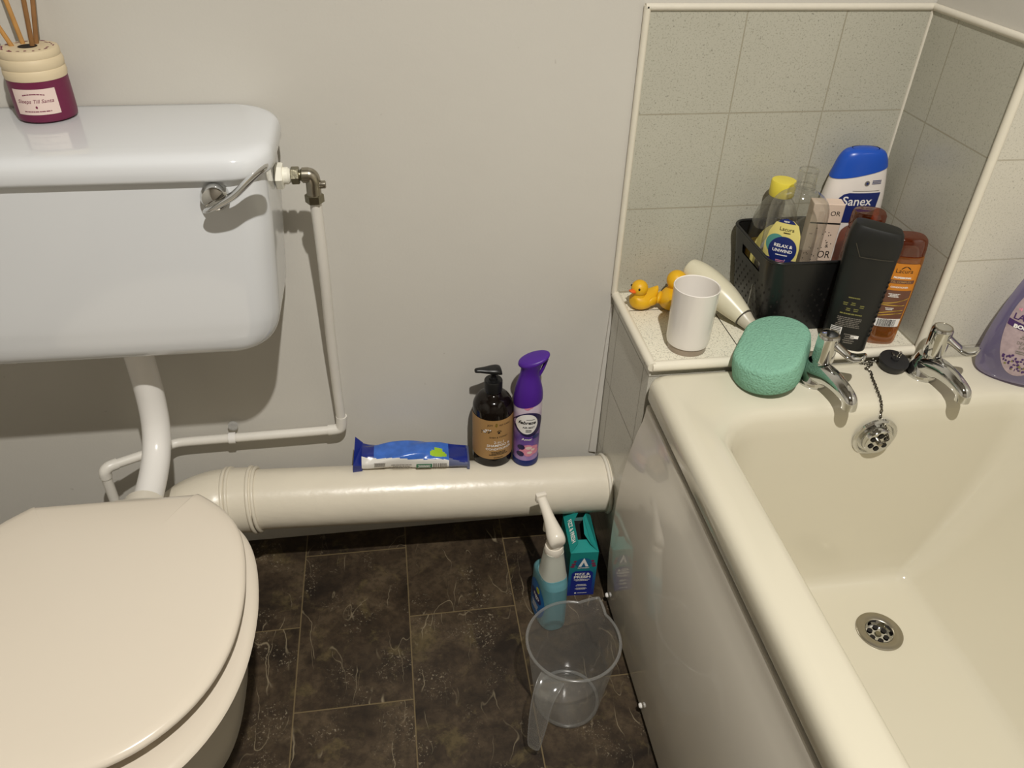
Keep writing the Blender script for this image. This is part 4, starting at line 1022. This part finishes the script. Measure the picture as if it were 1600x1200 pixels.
# black bottle in front of the basket
kb = thing('black_shower_bottle', 'matt black flip-top bottle with ribbed side standing before the basket', 'bottle', (.6885, -.2010, ZT), R(-26))
B = Body([(0, .031, .018), (.003, .0335, .0195), (.02, .0335, .0195), (.09, .0355, .0200), (.15, .0372, .0200), (.163, .0372, .0198)], 3.0, 4)
b = MB('black_bottle'); B.build(b)
for k in range(12):
    z = .030 + k*.0085; a, bb = B.ab(z); b.torus((a*.945, 0, z), .0095, .0014, 16, 6, Matrix.Rotation(R(20), 3, 'Y'), (.25, 1.3, 1))
kbo = b.obj('bottle', kb, sharp=50)
b = MB('black_bottle'); loops = []
for z, a, bb, tl in ((.160, .0375, .0200, -.0), (.164, .0380, .0204, 0), (.186, .0375, .0200, -.05), (.198, .0355, .0188, -.10), (.2025, .0325, .0165, -.12), (.2035, .024, .011, -.12)):
    loops.append([(x, y, z + tl*x) for x, y, _ in sell(a, bb, 3.4, 64)])
b.loft(loops); b.m('ring_dark'); kc = b.obj('flip_cap', kb, sharp=30)
ft = B.front(.0016)
b = MB('ring_dark'); fv = lambda x, z: (ft(x, min(z, .1625))[0], ft(x, .16)[1]-.0012, z)
b.grid(fv, -.016, .030, .1605, .1612, 6, 1)
b.shape(fv, [(-.0172, .1612), (-.016, .1605), (-.026, .1805), (-.027, .1800)], -.0215, .171, 1); b.obj('cap_seam', kc)
f1 = B.front(.0008); f2 = B.front(.0011)
b = MB('olive_print'); b.bars(f1, -.006, .094, .020, .0035, 1)
for x, z in ((-.016, .083), (-.005, .084), (.008, .081), (-.010, .074), (.001, .074)): b.bars(f1, x, z, .008, .006, 2)
b.bars(f1, -.004, .0665, .034, .004, 1)
b.m('grey_print'); b.bars(f1, -.004, .052, .036, .018, 6); b.bars(f1, .004, .024, .018, .018, 5)
b.m('white_print'); b.grid(f1, -.026, -.010, .010, .042, 4, 1); b.grid(f1, .005, .017, .0255, .031, 3, 1)
b.m('black_print')
for k in range(11): z = .0115+k*.0028; b.grid(f2, -.0255, -.0115, z, z+.0013, 4, 1)
b.obj('print', kbo)
# amber conditioner bottle
ac = thing('conditioner_bottle', 'amber conditioner bottle with ochre label against the right alcove tiles', 'bottle', (.7535, -.1880, ZT), R(-14))
B = Body([(0, .0235, .0165), (.003, .0262, .0192), (.02, .0270, .0200), (.09, .0285, .0205), (.14, .0280, .0200), (.150, .0272, .0195), (.1515, .0255, .018), (.153, .0268, .019), (.172, .0255, .018), (.179, .0215, .0145), (.181, .014, .009)], 2.6, 4)
b = MB('amber'); B.build(b, 0, .1512); aco = b.obj('bottle', ac, sharp=50)
b = MB('amber_dark'); B.build(b, .153, .181); b.obj('cap', ac, sharp=50)
b = MB('amber'); B.build(b, .003, .146, off=-.002); b.obj('liquid', ac, sharp=50)
f0, f1, f2 = B.front(.0006), B.front(.0009), B.front(.0012)
b = MB('amber_label'); b.shape(f0, [(-.0235, .034), (.0205, .034), (.0225, .09), (.0215, .139), (.019, .142), (-.019, .142), (-.022, .139), (-.0245, .09)], 0, .09, 8)
b.m('brown_label'); b.shape(f1, [(-.021, .048), (.019, .048), (.0205, .09), (.0205, .098), (-.0215, .098), (-.022, .09)], 0, .073, 5)
b.shape(f1, [(-.020, .1095), (.0185, .1095), (.0195, .1125), (.0185, .1155), (-.020, .1155), (-.021, .1125)], 0, .1125, 5)
b.m('white_print'); b.shape(f1, [(-.0215, .034), (.0185, .034), (.019, .0485), (-.0215, .0485)], 0, .041, 4)
b.text(f1, 'PROFESSIONAL', 0, .1195, width=.026, bold=.05); b.text(f1, 'CONDITIONER', 0, .1035, width=.026, bold=.02); b.bars(f2, -.004, .0895, .018, .007, 3); b.bars(f2, -.004, .066, .014, .005, 2)
b.m('tan_label'); b.text(f2, 'OIL COMPLEX', 0, .1125, width=.030, bold=.02)
b.m('black_print'); b.text(f1, 'Lacura', 0, .1305, width=.025); b.barcode(f2, -.001, .041, .027, .0125, 24)
b.shape(f1, circ(.001, .1305, .0075, n=24, a0=20, a1=160) + circ(.001, .1305, .0070, n=24, a0=160, a1=20), .001, .1377, 1)
b.m('gold_print')
for z0, amp in ((.077, .005), (.0715, .001), (.0610, -.004), (.0560, -.0035)):
    b.grid(lambda u, v, z0=z0, amp=amp: f2(u, z0 + amp*(u/.02)**1 * (1 if amp > .002 else -1 if amp < 0 else 0) + amp*.4*(u/.02)**2 + v), -.020, .017 if amp < .003 else .0195, 0, .0014, 14, 1)
b.obj('label', aco)

# sponge
sg = MB('sponge'); loops = []
def stad(Lx, Wy, z, n=18):
    o = []; h = (Lx-Wy)/2; r = Wy/2
    for i in range(n+1): a = R(-90+180*i/n); o.append((h+r*cos(a), r*sin(a), z))
    for i in range(n+1): a = R(90+180*i/n); o.append((-h+r*cos(a), r*sin(a), z))
    return o
for d, z in ((.006, 0), (.002, .001), (0, .004), (-.001, .02), (0, .036), (.0012, .0395), (.004, .042), (.008, .043)): loops.append(stad(.157-2*d, .098-2*d, z))
sg.loft(loops); o = sg.obj('bath_sponge', sharp=60, loc=(.5540, -.2400, .5250)); o.rotation_euler = (R(-8), R(-5.0), R(54)); tag(o, 'green oval bath sponge leaning on the left tap', 'sponge')

# lavender body wash
lw = thing('body_wash_bottle', 'purple see-through lavender body wash bottle on the bath rim at the right edge', 'bottle', (.9240, -.2900, .5135), R(-36))
B = Body([(0, .040, .020), (.003, .047, .025), (.012, .0515, .028), (.04, .0530, .029), (.08, .0500, .0275), (.12, .0440, .0245), (.16, .0350, .0205), (.185, .0240, .016), (.195, .0165, .014), (.203, .015, .014)], 2.3, 5)
b = MB('violet_liquid'); B.build(b); lb_ = b.obj('bottle', lw, sharp=60)
b = MB('purple'); b.lathe([(.0165, .2035), (.0172, .205), (.0172, .228), (.0155, .231), (0, .232)], 30); b.obj('cap', lw)
f0, f1, f2 = B.front(.0007), B.front(.0011), B.front(.0015)
b = MB('lav_label'); b.shape(f0, circ(.0, .093, .036, .076, 48), 0, .093, 10)
b.m('lav_band'); b.shape(f1, [(-.0355, .094), (-.018, .0905), (0, .0895), (.018, .0905), (.0355, .094), (.0355, .1035), (.018, .1005), (0, .0995), (-.018, .1005), (-.0355, .1035)], 0, .0945, 4)
b.m('white_print'); b.text(f2, 'BODY WASH', 0, .0950, width=.054, height=.0062, bold=.05)
b.m('lav_band'); b.text(f1, 'LAVENDER', 0, .1090, width=.062, height=.0095, bold=.02)
b.m('grey_print'); b.bars(f1, 0, .080, .030, .006, 2); b.text(f1, 'DEAD SEA', -.001, .071, width=.026, height=.005); b.text(f1, 'SALT', -.001, .064, width=.018, height=.005); b.bars(f1, 0, .056, .024, .006, 2)
b.m('lav_band')
for k in range(60): x, z = random.uniform(-.026, .026), random.uniform(.026, .05); b.shape(f1, circ(x, z, random.uniform(.0006, .0022), random.uniform(.001, .003), 8), x, z, 1) if (x/.036)**2+((z-.093)/.076)**2 < .85 else None
b.m('olive_print')
for k in range(16): x, z = random.uniform(-.024, .024), random.uniform(.026, .048); b.shape(f1, circ(x, z, random.uniform(.0006, .002), .0016, 8), x, z, 1) if (x/.036)**2+((z-.093)/.076)**2 < .85 else None
b.m('flower')
for k in range(30): x, z = random.uniform(-.028, .028), random.uniform(.118, .155); b.shape(f1, circ(x, z, random.uniform(.001, .003), random.uniform(.001, .003), 8), x, z, 1) if (x/.036)**2+((z-.093)/.076)**2 < .85 else None
b.obj('label', lb_)

# ------------------------------------------------------------------ reed diffuser on the cistern
rd = thing('reed_diffuser', 'maroon reed diffuser jar with wooden collar on the cistern lid', 'diffuser', (-.4345, -.0440, .8598), R(4))
rd.scale = (.93, .93, .94)
B = Body([(0, .0315, .0315), (.002, .0362, .0362), (.008, .0382, .0382), (.050, .0382, .0382), (.0535, .0375, .0375), (.056, .0345, .0345)], 2, 4)
b = MB('maroon'); B.build(b); jo = b.obj('jar', rd)
b = MB('wood'); b.lathe([(.0365, .0535), (.0385, .0545), (.0395, .060), (.0388, .0655), (.0378, .067), (.0388, .069), (.0392, .0745), (.0380, .079), (.0368, .0805), (.0375, .0825), (.0375, .0875), (.0362, .0905), (.034, .0912), (.0125, .0912), (.0115, .090), (.0110, .080)], 56, cap0=True, cap1=True); wo = b.obj('collar', rd)
b = MB('maroon_print')
for k in range(22):
    a = 2*PI*k/22+random.uniform(-.1, .1); r0 = random.uniform(.024, .032); p = (r0*cos(a), r0*sin(a))
    sx_, sy_ = random.uniform(.0012, .0048), random.uniform(.0008, .0022)
    an = a+PI/2; b.f([b.v((p[0]+sx_*cos(t)*cos(an)-sy_*sin(t)*sin(an), p[1]+sx_*cos(t)*sin(an)+sy_*sin(t)*cos(an), .0915)) for t in [2*PI*i/10 for i in range(10)]])
b.m('hole'); b.f([b.v((.0118*cos(2*PI*i/24), .0118*sin(2*PI*i/24), .0914)) for i in range(24)])
b.obj('collar_print', wo, sharp=0)
f0, f1 = B.front(.0005), B.front(.0008)
b = MB('label_pink'); b.grid(f0, -.026, .026, .0125, .0455, 24, 4)
b.m('maroon_print'); b.text(f1, 'Sleeps Till Santa', 0, .0295, width=.044, height=.0062, shear=.3)
b.bars(lambda u, v: f1(u, v - (u/.026)**2*.006), 0, .0395, .028, .0024, 1, rnd=0); b.shape(f1, circ(0, .0225, .0014, .0018, 10), 0, .0225, 1); b.bars(f1, 0, .0170, .034, .0022, 1, rnd=0); b.obj('label', jo)
for (dx, dy, mt) in ((-.075, .012, 'reed'), (-.034, .055, 'reed'), (.022, .004, 'reed_brown'), (.030, .050, 'reed_brown')):
    d = Vector((dx, dy, .20)); p0 = Vector((-dx*.04, -dy*.04, .030)); b = MB(mt)
    b.tube([p0, p0+d*.35, p0+d], .0031, 10); b.obj('reed', rd)

# ------------------------------------------------------------------ light
def lamp(name, typ, loc, energy, col, **k):
    l = bpy.data.lights.new(name, typ); l.energy = energy; l.color = col
    for a, v in k.items(): setattr(l, a, v)
    o = bpy.data.objects.new(name, l); C.objects.link(o); o.location = loc; return o
lp = lamp('ceiling_lamp', 'SPOT', (.20, -1.33, 2.27), 163, (1, .962, .90), shadow_soft_size=.02, spot_size=R(146), spot_blend=.9)
w = bpy.data.worlds.new('world'); S.world = w; w.use_nodes = True
w.node_tree.nodes['Background'].inputs[0].default_value = (.9, .95, 1, 1); w.node_tree.nodes['Background'].inputs[1].default_value = .05

# ------------------------------------------------------------------ camera
cam = bpy.data.cameras.new('camera'); co = bpy.data.objects.new('camera', cam); C.objects.link(co)
co.location = (0, -1.163, 1.2); co.rotation_euler = (R(54.06), R(-1.545), R(-8.461))
cam.sensor_width = 36; cam.lens = 1240/1600*36; cam.clip_start = .02
S.camera = co
S.view_settings.view_transform = 'Standard'; S.view_settings.look = 'None'; S.view_settings.gamma = 1; S.view_settings.exposure = 0
S.view_settings.use_curve_mapping = False
